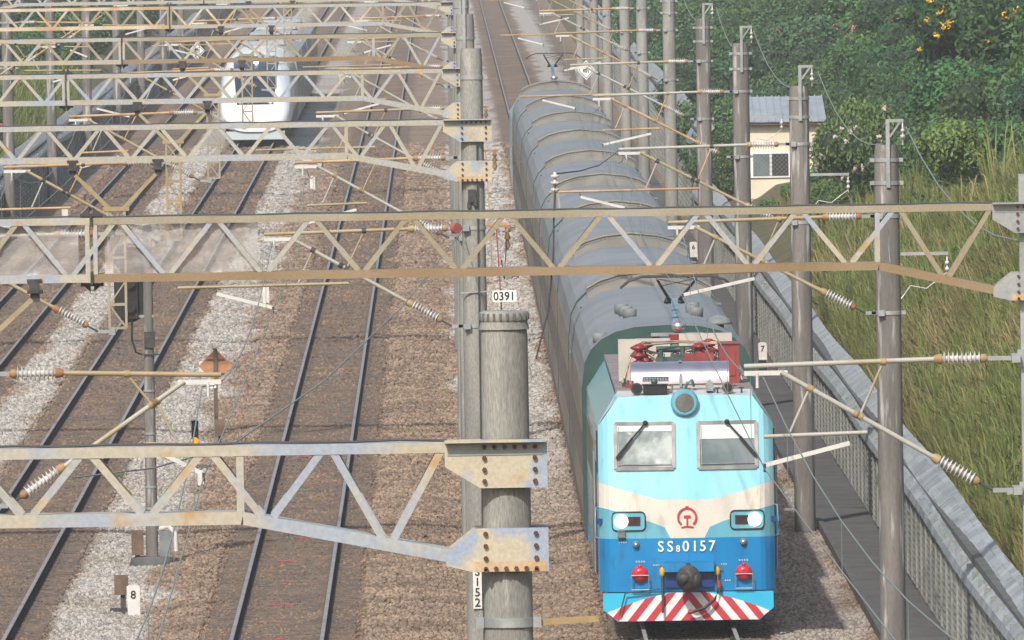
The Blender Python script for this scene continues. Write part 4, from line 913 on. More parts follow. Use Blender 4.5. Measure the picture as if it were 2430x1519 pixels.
# windows
for sg in (-1, 1):
    xc = sg * .69
    def W(x, z, off): return (x, yf(x, z) - off, z)
    x0, x1, z0, z1 = xc - .485, xc + .485, 2.68, 3.43
    fr = MB(); cs = [W(x0, z0, .01), W(x1, z0, .01), W(x1, z1, .01), W(x0, z1, .01)]
    for a, b in zip(cs, cs[1:] + cs[:1]): fr.bar(a, b, .058, .05, up=(0, 1, 0))
    wf = fr.build('window_frame', 'frame', lo)
    g = MB(); g.add([W(x0, z0, .012), W(x1, z0, .012), W(x1, z1, .012), W(x0, z1, .012)], [(0, 1, 2, 3)]); g.build('glass', 'glassl' if sg < 0 else 'glass_d', wf)
    bl = MB(); zb_ = z1 - (.13 if sg < 0 else .27)
    bl.add([W(x0 + .03, zb_, .022), W(x1 - .03, zb_, .022), W(x1 - .03, z1 - .03, .022), W(x0 + .03, z1 - .03, .022)], [(0, 1, 2, 3)]); bl.build('sun_blind', 'blind', wf)
    lw = MB(); lw.bar(W(x0 + .04, z0 + .07, .03), W(x1 - .04, z0 + .07, .03), .015, .012); lw.bar(W(x0 + .05, z0 + .05, .03), W(x0 + .05, z1 - .05, .03), .012, .012); lw.build('inner_rail', 'frame', wf)
    wp = MB(); p0 = W(sg * .68 + .01, 3.44, .07); p1 = W(sg * 1.17 + .01, 2.88, .07)
    wp.bar(p0, p1, .028, .02); pv = Vector(p0); wp.ball(pv, .045, 0, 8); q0 = Vector(p0).lerp(Vector(p1), .45); wp.bar(q0 + Vector((0, -.01, 0)), Vector(p1) + Vector((0, -.01, -.03)), .045, .015); wp.build('wiper', 'black', lo)
# centre lamp
mb = MB(); c = Vector((-.01, yf(0, 3.77), 3.77)); mb.lathe(c + Vector((0, .35, 0)), c - Vector((0, .12, 0)), [(0, .20), (.5, .225), (.86, .225), (.9, .235), (1, .20)], 24); hl = mb.build('centre_lamp', 'lb_teal', lo)
mb = MB(); mb.lathe(c - Vector((0, .12, 0)), c - Vector((0, .135, 0)), [(0, .158), (1, .15)], 24); mb.build('lens', mat('smoky lens', (.12, .13, .12), (.19, .19, .17), 5, rough=.15, spec=.7), hl)
# headlight units
for sg in (-1, 1):
    xa, xb = (-1.25, -.70) if sg < 0 else (.72, 1.28)
    z0, z1 = 1.655, 1.965; xm = (xa + xb) / 2
    def H(x, z, off): return (x, yf(x, z) - off, z)
    ring = []
    for (cx, cz, a0) in ((xb - .07, z1 - .07, 0), (xa + .07, z1 - .07, 90), (xa + .07, z0 + .07, 180), (xb - .07, z0 + .07, 270)):
        for a in range(0, 91, 30): w = R(a0 + a); ring.append(H(cx + .07 * math.cos(w), cz + .07 * math.sin(w), .018))
    mb = MB(); mb.add([(p[0], p[1] + .008, p[2]) for p in ring], [tuple(range(len(ring)))[::-1]], 0); u = mb.build('headlight_unit', 'lb_teal', lo)
    mb = MB(); mb.path(ring + ring[:2], .011, 6); mb.build('gasket', 'black', u)
    xl, xd = (xa + .155, xb - .19) if sg < 0 else (xb - .155, xa + .19)
    mb = MB(); mb.add([H(xd - .11, 1.735, .022), H(xd + .11, 1.735, .022), H(xd + .11, 1.885, .022), H(xd - .11, 1.885, .022)], [(0, 1, 2, 3)]); mb.build('dark_lens', mat('dark brown lens', (.045, .025, .025), (.07, .04, .04), 5, rough=.15, spec=.7), u)
    mb = MB(); c = Vector(H(xl, 1.81, .02)); mb.lathe(c, c - Vector((0, .03, 0)), [(0, .112), (.7, .110), (1, .09)], 20); mb.build('lamp', 'headl', u)
    mb = MB(); mb.box(H(sg * 1.40, 1.81, -.03), (.2, .04, .09)); mb.build('navy_bar', 'lb_navy', lo)
    # corner handrail
    mb = MB(); yy = yf(1.462, 1.8) + .1; mb.path([(sg * 1.44, yy, 2.05), (sg * 1.51, yy - .05, 2.03), (sg * 1.53, yy - .05, 1.8), (sg * 1.53, yy - .05, 1.55), (sg * 1.44, yy, 1.50)], .014, 6); mb.build('corner_handrail', 'lb_teal', lo)
    # marker lamp, end bell, stirrup
    xx = -.86 if sg < 0 else .93; zz = 1.42 if sg < 0 else 1.44
    mb = MB(); c = Vector(H(xx, zz, .0)); mb.lathe(c, c - Vector((0, .07, 0)), [(0, .062), (.6, .055), (1, .045)], 14); mb.ball(c - Vector((0, .06, -.0)), .042, 1, 8); mb.build('marker_lamp', ['vent', 'chrome'], lo)
    xx = -.80 if sg < 0 else .93; zz = .93
    mb = MB(); c = Vector(H(xx, zz, 0)); mb.lathe(c, c - Vector((0, .10, 0)), [(0, .14), (.4, .135), (.8, .115), (1, .06)], 18); mb.ball(c + Vector((0, -.06, .13)), .035, 0, 8); bell = mb.build('jumper_socket', 'red', lo)
    mb = MB(); a = .145
    for p, q in (((-a, -.02), (a, -.02)), ((-a, -.02), (-a, -.26)), ((a, -.02), (a, -.26)), ((-a, -.26), (a, -.26))): mb.tube(c + Vector((p[0], -.12, p[1])), c + Vector((q[0], -.12, q[1])), .010, 6)
    mb.build('stirrup', 'chrome', bell)
    # hoses
    xx = -.43 if sg < 0 else .49
    mb = MB(); c = Vector(H(xx, 1.0, .05)); mb.lathe(c + Vector((0, 0, .04)), c - Vector((0, 0, .11)), [(0, .03), (.3, .045), (.8, .045), (1, .025)], 10); mb.bar(c + Vector((-.07, -.02, .06)), c + Vector((.08, -.02, .02)), .02, .015, 1); cock = mb.build('brake_cock', ['yellow', 'redbox'], lo)
    mb = MB()
    if sg < 0: mb.path([c - Vector((0, 0, .1)), c + Vector((.0, -.04, -.3)), c + Vector((.01, -.05, -.6)), c + Vector((.0, -.06, -.72))], .022, 8)
    else: mb.path([c - Vector((0, 0, .1)), c + Vector((.02, -.06, -.35)), c + Vector((-.05, -.10, -.5)), c + Vector((-.22, -.12, -.64)), c + Vector((-.42, -.13, -.70))], .026, 8); mb.tube(c + Vector((-.42, -.13, -.70)), c + Vector((-.5, -.13, -.71)), .036, 8, 1)
    if sg > 0: mb.tube(c + Vector((.02, -.04, -.2)), c + Vector((.02, -.06, -.33)), .04, 8, 1)
    mb.build('air_hose', ['dark', 'redbox'], cock)
mb = MB(); c = Vector((-1.10, yf(1.1, 1.6) - .04, 1.60)); mb.box(c, (.12, .06, .13)); mb.box(c + Vector((0, -.035, -.05)), (.14, .02, .02)); mb.box(c + Vector((0, -.035, .06)), (.10, .02, .03)); mb.build('socket_box', 'vent', lo)
# buffer shelf, coupler
mb = MB(); mb.box((.02, -.06, 1.05), (.83, .22, .17)); mb.box((.02, -.16, 1.14), (.83, .03, .02)); mb.box((.02, .03, .83), (.80, .10, .26), 1); mb.build('coupler_shelf', ['lb_blue', 'lb_navy'], lo)
mb = MB(); mb.ball((-.0, -.34, .86), .21, 0, 14, (1.0, .9, 1.1)); mb.ball((-.08, -.44, .88), .13, 0, 10); mb.ball((.12, -.40, .84), .11, 0, 10, (1, 1, 1.3)); mb.box((0, -.15, .85), (.24, .4, .22)); mb.bar((0, -.3, 1.0), (0, -.3, 1.12), .07, .07); mb.box((-.09, -.5, .92), (.10, .10, .12)); mb.build('coupler', 'dark', lo)
mb = MB(); mb.tube((-1.05, -.06, .62), (-.46, -.06, .68), .012, 6); mb.tube((-1.05, -.06, .62), (-1.15, -.06, .25), .012, 6); mb.build('uncoupling_rod', 'dark', lo)
# pilot with chevrons
pil = MB(); PP = [(-1.18, .14), (1.18, .14), (1.42, .34), (1.42, .615), (-1.42, .615), (-1.42, .34)]; pil.prism(PP, .03, .10); pl_ = pil.build('pilot', 'lb_pilot', lo)
def clip(poly, a, b, c):       # keep a*x+b*z<=c
    out = []
    for i in range(len(poly)):
        p, q = poly[i], poly[(i + 1) % len(poly)]; dp, dq = a * p[0] + b * p[1] - c, a * q[0] + b * q[1] - c
        if dp <= 0: out.append(p)
        if dp * dq < 0: t_ = dp / (dp - dq); out.append((p[0] + (q[0] - p[0]) * t_, p[1] + (q[1] - p[1]) * t_))
    return out
arch = [(-1.16, .145), (1.16, .145), (1.36, .29), (1.0, .43), (.6, .55), (.28, .612), (-.28, .612), (-.6, .55), (-1.0, .43), (-1.36, .29)]
sw = .148; slope = .80
for half in (-1, 1):
    base = clip(arch, -half, 0, 0)
    for k in range(-2, 14):
        # stripes lean towards the middle; u = |x| + slope*(z-.145)
        lo_u, hi_u = k * sw - .02, (k + 1) * sw - .02; a = half
        pg = clip(clip(base, a, slope, hi_u + slope * .145), -a, -slope, -(lo_u + slope * .145))
        if len(pg) > 2:
            ar = sum(pg[i][0] * pg[(i + 1) % len(pg)][1] - pg[(i + 1) % len(pg)][0] * pg[i][1] for i in range(len(pg)))
            if abs(ar) > 1e-5:
                if ar < 0: pg = pg[::-1]
                mb = MB(); mb.prism(pg, .022, .028); mb.build('stripe', 'stripe_r' if k % 2 == 0 else 'stripe_w', pl_)
# lettering and emblem
def on_face(x, z): return yf(x, z) - .006
for ch, x, sz, dz in (('S', -.475, .25, 0), ('S', -.32, .25, 0), ('8', -.19, .155, -.035), ('0', -.06, .25, 0), ('1', .09, .25, 0), ('5', .225, .25, 0), ('7', .375, .25, 0)):
    o = link('lettering', text_mesh('lettering', ch, sz, 'white', squeeze=.95), lo, (x + .03, on_face(x, 1.37) - .012, 1.375 + dz)); o.rotation_euler = (0, 0, .085 * (1 if x > 0 else -1))
for (x, z, w) in ((-.79, 1.135, .17), (.93, 1.135, .17), (-.53, 1.075, .11), (.60, 1.075, .11), (.66, .80, .11), (-1.08, 1.46, .15)):
    mb = MB(); n = 4 if w > .12 else 3
    for i in range(n):
        xx = x - w / 2 + w * (i + .5) / n; y = on_face(xx, z); s_ = w / n * .36
        mb.box((xx, y, z + s_ * .6), (s_ * 1.7, .006, s_ * .35)); mb.box((xx, y, z - s_ * .7), (s_ * 1.7, .006, s_ * .3)); mb.box((xx - s_ * .3, y, z), (s_ * .35, .006, s_ * 1.8)); mb.box((xx + s_ * .6, y, z), (s_ * .3, .006, s_ * 1.1))
    mb.build('stencil', 'white', lo)
em = MB(); n = 26
def arc_pts(r_): return [(.0 + r_ * math.cos(R(-48 + 276 * i / n)), 1.865 + r_ * math.sin(R(-48 + 276 * i / n))) for i in range(n + 1)]
oi, ii = arc_pts(.168), arc_pts(.134)
for i in range(n):
    q = [oi[i], oi[i + 1], ii[i + 1], ii[i]]; em.prism([(p[0], p[1]) for p in q][::-1], -.012, .02)
em.prism([(-.03, 2.03), (.03, 2.03), (.024, 2.052), (-.024, 2.052)], -.012, .02)
for pg in ([(-.058, 1.855), (.058, 1.855), (.058, 1.885), (.048, 1.900), (-.048, 1.900), (-.058, 1.885)], [(-.013, 1.725), (.013, 1.725), (.013, 1.855), (-.013, 1.855)], [(-.105, 1.695), (.105, 1.695), (.105, 1.708), (.02, 1.725), (-.02, 1.725), (-.105, 1.708)]): em.prism(pg, -.012, .02)
em.build('emblem', 'emblem', lo)
# side details
for sg in (-1, 1):
    mb = MB(); mb.tube((sg * 1.525, 1.5, .9), (sg * 1.525, 1.5, 2.9), .02, 6); mb.tube((sg * 1.525, 2.3, .9), (sg * 1.525, 2.3, 2.9), .02, 6); mb.build('side_handrail', 'chrome', lo)
    mb = MB(); mb.box((sg * 1.487, 1.9, 1.8), (.02, .62, 1.9)); mb.build('cab_door', 'lb_navy', lo)
    mb = MB(); mb.box((sg * 1.475, 1.0, 2.95), (.03, .45, .7)); mb.build('side_window', 'coach_win', lo)
    mb = MB(); mb.box((sg * 1.49, 10, 2.6), (.02, 11, .75)); mb.build('louvre_panel', 'coach_low', lo)
# roof gear
def roofpart(nm, mm, fn, par=lo):
    mb = MB(); fn(mb); return mb.build(nm, mm, par)
def f(mb):
    v = []; n = 14
    for x in (-.88, .76):
        for i in range(n + 1): a = math.pi * i / n; v.append((x, 1.75 - .42 * math.cos(a), 4.04 + .36 * math.sin(a) ** .8))
    mb.add(v, [(i, i + 1, n + 2 + i, n + 1 + i) for i in range(n)], 0, True); mb.add(v, [tuple(range(n + 1)), tuple(range(2 * n + 1, n, -1))], 0)
ac = roofpart('air_conditioner', 'stainless', f)
roofpart('casing_base', 'beigebox', lambda mb: mb.box((-.06, 1.75, 4.0), (1.62, .78, .14)), ac)
def f(mb):
    for xx in (-.68 + .045 * i for i in range(10)): mb.box((xx, 1.322, 4.13), (.012, .012, .075))
    for zz_ in (4.08, 4.11, 4.14): mb.box((-.47, 1.325, zz_ + .02), (.44, .012, .010))
roofpart('grille', 'dark', f, ac)
roofpart('strap', 'steel_d', lambda mb: (mb.box((-.05, 1.32, 4.10), (.045, .02, .22)), mb.box((-.05, 1.75, 4.405), (.045, .4, .012))), ac)
for x in (-.80, .72):
    mb = MB(); mb.lathe((x, .95, 4.02), (x, .50, 4.0), [(0, .03), (.5, .035), (.8, .06), (.95, .095), (1, .10)], 16); mb.lathe((x, .50, 4.0), (x, .497, 4.0), [(0, .075), (1, .07)], 14, 1); mb.box((x, .8, 3.95), (.06, .1, .08)); mb.build('horn', ['dark' if x < 0 else 'brass', 'black'], lo)
roofpart('louvre_box', 'black', lambda mb: (mb.box((-.49, .66, 3.98), (.40, .3, .15)), mb.box((-.49, .66, 4.06), (.43, .33, .015))))
roofpart('green_dome', 'greentube', lambda mb: mb.ball((-.5, .9, 4.10), .06, 0, 8))
roofpart('spout', 'steel_d', lambda mb: mb.prism([(.36, 3.94), (.48, 3.94), (.48, 4.07), (.42, 4.13), (.36, 4.07)], .6, .9))
roofpart('hose', 'panto', lambda mb: mb.path([(.02, .9, 3.98), (.05, .7, 4.08), (.13, .75, 4.12), (.16, 1.0, 4.02)], .025, 6))
roofpart('pipe', 'copper', lambda mb: mb.path([(-.22, .5, 3.93), (-.2, .6, 4.03), (-.28, .8, 4.05), (-.34, 1.1, 4.02)], .014, 6))
for x in (-.55, .05, .55, .95): roofpart('lifting_eye', 'dark', lambda mb: (mb.tube((x, .62, 3.9), (x, .62, 3.98), .015, 6), mb.box((x, .62, 3.99), (.09, .05, .02))))
for (x, y) in ((-.98, 2.2), (-.93, 1.6), (-.86, 1.2)): roofpart('roof_fitting', 'redbox' if y < 2 else 'dark', lambda mb: (mb.box((x, y, 4.0), (.09, .09, .07)), mb.tube((x, y, 4.0), (x, y, 4.11), .018, 6)))
roofpart('red_strip', 'redbox', lambda mb: mb.box((-.75, 2.3, 3.985), (.4, .06, .04)))
def stack(x, y, z0, h, mm='redins', r_=.10, par=lo):
    mb = MB(); n = 5; pr = []
    for i in range(n): t_ = (i + .5) / n; pr += [(t_ - .09, .05), (t_ - .02, r_), (t_ + .02, r_), (t_ + .09, .05)]
    mb.lathe((x, y, z0), (x, y, z0 + h), [(0, .05)] + pr + [(1, .045)], 14); return mb.build('roof_insulator', mm, par)
for (x, y) in ((-.72, 3.0), (-.60, 4.2), (.30, 3.2), (.44, 3.9), (-.66, 5.0), (.5, 5.0)): stack(x, y, 4.0, .66, r_=.145)
roofpart('red_cabinet', 'redbox', lambda mb: (mb.box((.80, 3.5, 4.30), (.34, .9, .66)), mb.box((.80, 3.5, 4.64), (.38, .95, .02)), mb.box((.80, 3.04, 4.3), (.2, .02, .4))))
roofpart('red_tray', 'redbox', lambda mb: mb.box((.28, 2.7, 4.22), (.50, .3, .56)))
roofpart('dark_gear', 'greentube', lambda mb: mb.box((-.12, 3.0, 4.2), (.62, .4, .46)))
for c_, s_ in (((-.80, 4.6, 4.33), (.5, .5, .70)), ((.45, 5.6, 4.35), (.9, .3, .76)), ((-.45, 5.7, 4.3), (.6, .3, .70))): roofpart('beige_cabinet', 'beigebox', lambda mb: mb.box(c_, s_))
def f(mb):
    mb.tube((-.42, 3.6, 4.54), (.32, 3.6, 4.54), .055, 10); mb.tube((-.2, 3.1, 4.36), (.1, 3.1, 4.36), .07, 10); mb.box((-.1, 3.3, 4.34), (.16, .3, .24)); mb.box((.12, 3.3, 4.32), (.12, .3, .2)); mb.tube((.2, 3.0, 4.34), (.2, 3.0, 4.58), .03, 8); mb.tube((-.35, 3.2, 4.00), (-.35, 3.2, 4.54), .04, 8); mb.tube((.02, 3.2, 4.00), (.02, 3.2, 4.60), .04, 8)
roofpart('breaker', 'greentube', f)
def f(mb):
    for k in range(4): mb.path([(-1.0 + .02 * k, 3.2 + .2 * k, 4.00), (-.85, 3.3 + .2 * k, 4.44), (-.62, 3.4 + .2 * k, 4.62 + .01 * k), (0, 3.5 + .2 * k, 4.66), (.62, 3.4 + .2 * k, 4.63), (.85, 3.3 + .2 * k, 4.49), (1.02, 3.1 + .2 * k, 4.02)] if k % 3 == 0 else [(-.66, 3.1 + .3 * k, 4.54), (-.3, 3.2, 4.36 - .05 * k), (.1, 3.3 + .1 * k, 4.52), (.5, 3.2, 4.57)], .016, 6)
roofpart('busbar', 'copper', f)
def f(mb):
    r2 = random.Random(4)
    for k in range(16):
        x = r2.uniform(-.7, .6); mb.path([(x, 2.6 + .2 * k, 4.00), (x + .1, 2.7 + .2 * k, 4.49), (x + r2.uniform(-.3, .3), 2.9 + .2 * k, 4.54), (x + r2.uniform(-.4, .4), 3.1 + .2 * k, 4.29)], .010, 5)
roofpart('roof_wiring', 'dark', f)
roofpart('grey_hoop', 'steel_d', lambda mb: mb.path([(-.98, 7.0, 4.25), (-.95, 7.0, 4.4), (-.70, 7.0, 4.47), (-.66, 7.0, 4.32)], .02, 6))
# pantograph
def pantograph(root, y, fold=1.0):
    def f(mb):
        mb.box((0, y, 4.46), (.9, .3, .05), 1); mb.box((0, y - .25, 4.42), (.30, .3, .10), 2); mb.ball((.02, y - .1, 4.60), .13, 3, 10, (1, 1, .8)); mb.bar((.0, y, 4.5), (-.03, y + .75, 5.02), .12, .1)
        for q in (-.38, .38): mb.lathe((q, y, 4.2), (q, y, 4.46), [(0, .05), (.2, .09), (.3, .05), (.5, .09), (.6, .05), (.8, .09), (1, .05)], 10, 2)
    out = []; p = roofpart('pantograph_base', ['panto', 'steel_d', 'redins', 'chrome'], f, root)
    def f(mb):
        for q in (-1, 1):
            mb.tube((q * .08 - .03, y + .75, 5.02), (q * .34, y - .3, 5.42), .030, 7, 0, .022); mb.tube((q * .1 - .03, y + .7, 5.0), (q * .17 - .03, y + .7, 5.02), .05, 7)
        mb.tube((-.14, y + .7, 5.0), (.16, y + .7, 5.0), .035, 7); mb.tube((-.25, y - .1, 5.3), (.30, y - .3, 5.42), .008, 5); mb.tube((.25, y - .1, 5.3), (-.30, y - .3, 5.42), .008, 5)
    out += [p, roofpart('upper_arm', 'dark', f, root)]
    def f(mb):
        for dy in (-.15, .15): mb.path([(-.97, y - .35 + dy, 5.28), (-.82, y - .35 + dy, 5.40), (-.6, y - .35 + dy, 5.47), (.6, y - .35 + dy, 5.47), (.82, y - .35 + dy, 5.40), (.97, y - .35 + dy, 5.28)], .022, 6)
        for q in (-.34, .34): mb.bar((q, y - .5, 5.44), (q, y - .2, 5.44), .03, .03)
    out.append(roofpart('collector_head', 'dark', f, root)); return out
for o_ in pantograph(lo, 7.3): o_.location.z = .2
roofpart('raised_roof', 'lb_roof', lambda mb: (mb.box((0, 8.2, 4.07), (1.7, 4.2, .2)), mb.box((0, 14, 4.05), (1.8, 5.5, .2))))

# ---- coaches
CL = 25.5
def coach_section():
    pts = [(-1.50, .62), (-1.55, 1.1), (-1.55, 1.75), (-1.55, 2.55), (-1.55, 3.35)]
    n = 12
    for i in range(n + 1):
        a = math.pi * (1 - i / n); c, s = math.cos(a), math.sin(a)
        pts.append((1.53 * (abs(c) ** .72) * (1 if c > 0 else -1), 3.45 + 1.0 * (s ** .80)))
    return pts + [(-p[0], p[1]) for p in pts[4::-1]]
def make_coach():
    t = thing('passenger_coach', (LX, LY + 17.9, 0), '', 'coach', 'grey roofed coaches of the passenger train')
    S = coach_section(); n = len(S); mb = MB()
    for i in range(n - 1):
        a, b = S[i], S[i + 1]; zc = (a[1] + b[1]) / 2
        mi = 0 if zc > 3.4 else (1 if zc > 2.56 else (2 if zc > 1.75 else (1 if zc > 1.1 else 3)))
        mb.add([(a[0], .12, a[1]), (b[0], .12, b[1]), (b[0], CL - .12, b[1]), (a[0], CL - .12, a[1])], [(0, 1, 2, 3)], mi, zc > 3.4)
    mb.build('body_shell', ['coach_roof', 'coach_side', 'coach_win', 'coach_low'], t)
    mb = MB(); mb.add([(p[0], .125, p[1]) for p in S], [tuple(range(n))[::-1]]); mb.build('end_wall', 'coach_green', t)
    mb = MB(); mb.add([(p[0], CL - .125, p[1]) for p in S], [tuple(range(n))]); mb.build('end_wall', 'coach_green', t)
    # raised beige unit at the far end of the roof
    yu = CL - 3.2; mb = MB(); A = [p for p in S[5:n - 5] if abs(p[0]) < 1.26]; lo_ = [(p[0], p[1] - .02) for p in A]; hi_ = [(p[0] * 1.02, p[1] + .22 + .06 * (1 - abs(p[0]))) for p in A]
    poly = lo_ + hi_[::-1]; mb.prism([(p[0], p[1]) for p in poly], yu, yu + 2.6); unit = mb.build('roof_unit', 'coach_end', t)
    mb = MB(); pts = [(p[0] * 1.0, yu - .01, p[1]) for p in hi_]; mb.path(pts, .022, 5); mb.build('unit_rim', 'coach_end', unit)
    mb = MB()
    for i in range(len(hi_) - 1):
        for q in range(6):
            w = (q + .5) / 6; x = hi_[i][0] + (hi_[i + 1][0] - hi_[i][0]) * w; z = hi_[i][1] + (hi_[i + 1][1] - hi_[i][1]) * w - .03
            if abs(x) > .25: mb.box((x, yu - .012, z - .02), (.03, .02, .03))
    mb.build('grille_row', 'vent', unit, kind='stuff')
    for sg in (-1, 1):
        mb = MB(); mb.box((sg * .78, yu - .5, 4.22), (.26, .2, .09)); mb.box((sg * .78, yu - .5, 4.275), (.30, .25, .02)); mb.build('roof_step', 'vent', t)
        mb = MB(); mb.box((sg * 1.22, yu - .8, 3.98), (.26, .4, .24)); mb.box((sg * 1.22, yu - .8, 4.11), (.32, .46, .03))
        for q in range(3): mb.box((sg * 1.22, yu - 1.02, 3.90 + .07 * q), (.24, .06, .02))
        mb.build('shoulder_vent', 'vent', t)
        mb = MB(); mb.path([(sg * 1.30, yu - .9, 3.95), (sg * 1.42, yu - .9, 3.86), (sg * 1.50, yu - .9, 3.68), (sg * 1.485, yu - .9, 3.45), (sg * 1.56, yu - .9, 3.2)], .016, 5); mb.build('drain_pipe', 'vent', t)
    mb = MB(); mb.box((0, CL / 2, .5), (2.5, CL - 1.2, .5)); mb.build('underframe', 'under', t)
    for y in (3.6, CL - 3.6):
        mb = MB(); mb.box((0, y, .48), (2.4, 3.0, .3))
        for dy in (-1.2, 1.2):
            for sx in (-.75, .75): mb.lathe((sx - .06, y + dy, .455), (sx + .06, y + dy, .455), [(0, .455), (1, .455)], 16)
        mb.build('bogie', 'under', t)
    return t
co = make_coach(); co['label'] = 'first grey coach behind the blue locomotive, with round roof ventilators and a dome'
for i in range(1, 9):
    copy_tree(co, (LX, LY + 17.9 + 26.6 * i, 0), label='%s grey roofed coach counted from the locomotive' % ORD[i] if i < 8 else 'last grey roofed coach, in front of the rear locomotive with its pantograph')
def vent(x, y, z, dome=False):
    mb = MB()
    if dome: mb.lathe((x, y, z), (x, y, z + .36), [(0, .10), (.5, .10), (.52, .24), (.62, .245), (.8, .20), (.93, .11), (1, .02)], 16)
    else: mb.lathe((x, y, z - .1), (x, y, z + .27), [(0, .06), (.5, .06), (.51, .125), (.97, .13), (1, .11)], 16)
    mb.build('roof_ventilator', 'vent', co)
for (x, y) in ((-.60, 5.6), (-.66, 7.0), (-.72, 8.4)): vent(x, y, 4.30)
for (x, y) in ((.62, 5.8), (.58, 7.3), (.60, 8.8)): vent(x, y, 4.30)
vent(-1.20, 1.2, 4.02); vent(.98, 3.4, 4.15, True)
# rear locomotive
rl = thing('rear_locomotive', (LX, LY + 17.9 + 26.6 * 9, 0), 'electric locomotive at the tail of the coaches with a raised pantograph', 'locomotive')
mb = MB(); mb.prism([(-1.5, .7), (1.5, .7), (1.55, 1.2), (1.55, 3.3), (1.15, 3.9), (-1.15, 3.9), (-1.55, 3.3), (-1.55, 1.2)], .2, 17.2); mb.build('body', 'lb_teal', rl)
mb = MB(); mb.box((0, 8.7, 3.93), (2.28, 16.8, .06)); mb.build('roof', 'lb_roof', rl)
mb = MB(); mb.box((0, 2.2, 4.12), (1.8, 1.6, .34)); mb.box((0, 5.2, 4.1), (1.6, 2.4, .3)); mb.build('roof_cabinet', 'beigebox', rl)
for (x, y) in ((-.6, 7.2), (.6, 7.2), (-.5, 9.6), (.5, 9.6)): stack(x, y, 3.97, .34, par=rl)
mb = MB(); mb.box((0, 8.7, .5), (2.5, 16, .4)); mb.build('underframe', 'under', rl)
pantograph(rl, 9.6)
mb = MB(); mb.box((0, 9.4, 4.32), (1.5, 1.4, .08)); mb.build('pantograph_frame', 'dark', rl)

# ---- white high speed train
def emu_white():
    m = mat('white train paint', (.80, .81, .83), (.74, .75, .78), .8, .4, .6, .25, coat=.15, grain=.03); M['ew'] = m
emu_white(); M['ew_black'] = mat('black train mask', (.016, .019, .026), (.022, .026, .034), 3, rough=.08, spec=.8)
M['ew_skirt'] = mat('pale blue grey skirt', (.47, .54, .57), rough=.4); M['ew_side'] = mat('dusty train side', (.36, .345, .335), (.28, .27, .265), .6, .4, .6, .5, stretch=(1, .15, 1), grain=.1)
M['ew_roof'] = mat('pale grey train roof', (.42, .43, .44), (.35, .36, .37), .6, .4, .6, .5)
EY = 619.0
em_ = thing('high_speed_train', (float(TX['B'](EY)), EY, 0), 'white high speed train nose with black windscreen mask and three lit lamps', 'train car', 'cars of the white high speed train')
Ys = [0, .06, .2, .45, .8, 1.3, 1.9, 2.6, 3.4, 4.3, 5.3, 6.4, 7.6, 9, 11, 25]
def zt_(y): return float(np.interp(y, [0, .2, .8, 1.9, 3.4, 5.3, 7.6, 9, 11], [1.25, 1.50, 1.85, 2.32, 2.85, 3.35, 3.72, 3.82, 3.85]))
def hw_(y): return float(np.interp(y, [0, .06, .2, .45, .8, 1.3, 2.6, 5.3, 9], [.95, 1.15, 1.30, 1.42, 1.50, 1.55, 1.60, 1.62, 1.63]))
NS = 28; v = []; f = []; mi = []
for y in Ys:
    zb, zt, w = .50, zt_(y), hw_(y); zc = zb + (zt - zb) * .45; e = 2 / 3.2
    for i in range(NS):
        a = 2 * math.pi * (i + .5) / NS - math.pi / 2; c, s = math.cos(a), math.sin(a)
        tw = w * (1 - .10 * max(0, s) * min(1, y / 6))
        v.append((tw * abs(c) ** e * (1 if c > 0 else -1), y, zc + ((zt - zc) if s > 0 else (zc - zb)) * abs(s) ** e * (1 if s > 0 else -1)))
mb = MB()
for j in range(len(Ys) - 1):
    for i in range(NS):
        i2 = (i + 1) % NS; q = (j * NS + i, j * NS + i2, (j + 1) * NS + i2, (j + 1) * NS + i); cz = sum(v[k][2] for k in q) / 4; cx = sum(v[k][0] for k in q) / 4
        f.append(q)
mb.add(v, f, 0, True); mb.add(v[:NS], [tuple(range(NS))[::-1]], 0)
def emu_paint():
    m = M['ew']; t = m.node_tree; L = t.links.new; b = t.nodes['Principled BSDF']; src = b.inputs['Base Color'].links[0].from_socket
    tc = nd(t, 'ShaderNodeTexCoord'); sp = nd(t, 'ShaderNodeSeparateXYZ'); L(tc.outputs['Object'], sp.inputs[0])
    def mth(op, a, b_=None, c=None):
        n = nd(t, 'ShaderNodeMath', operation=op)
        for i, q in enumerate((a, b_, c)):
            if q is None: continue
            if isinstance(q, (int, float)): n.inputs[i].default_value = q
            else: L(q, n.inputs[i])
        return n.outputs[0]
    ax = mth('ABSOLUTE', sp.outputs[0]); z = sp.outputs[2]
    lim = mth('MULTIPLY_ADD', z, .115, .60); in_x = mth('LESS_THAN', ax, lim); in_z = mth('GREATER_THAN', z, 1.66); top = mth('LESS_THAN', z, 3.66); iy = mth('LESS_THAN', sp.outputs[1], 8.0)
    msk = mth('MULTIPLY', mth('MULTIPLY', in_x, in_z), mth('MULTIPLY', top, iy))
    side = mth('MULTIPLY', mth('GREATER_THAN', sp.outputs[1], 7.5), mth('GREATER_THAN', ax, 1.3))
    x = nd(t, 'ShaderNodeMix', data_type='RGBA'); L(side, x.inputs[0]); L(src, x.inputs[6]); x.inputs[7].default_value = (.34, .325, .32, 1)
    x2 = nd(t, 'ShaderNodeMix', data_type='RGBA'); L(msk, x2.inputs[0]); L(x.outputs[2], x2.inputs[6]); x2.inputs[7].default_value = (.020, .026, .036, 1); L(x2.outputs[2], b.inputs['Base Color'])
emu_paint()
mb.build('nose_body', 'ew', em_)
mb = MB(); mb.prism([(-1.25, .16), (1.25, .16), (1.27, .52), (-1.27, .52)], .10, .3); mb.build('skirt', 'ew_skirt', em_)
mb = MB(); mb.box((0, 12.5, .35), (2.6, 24, .5)); mb.build('underframe', 'under', em_)
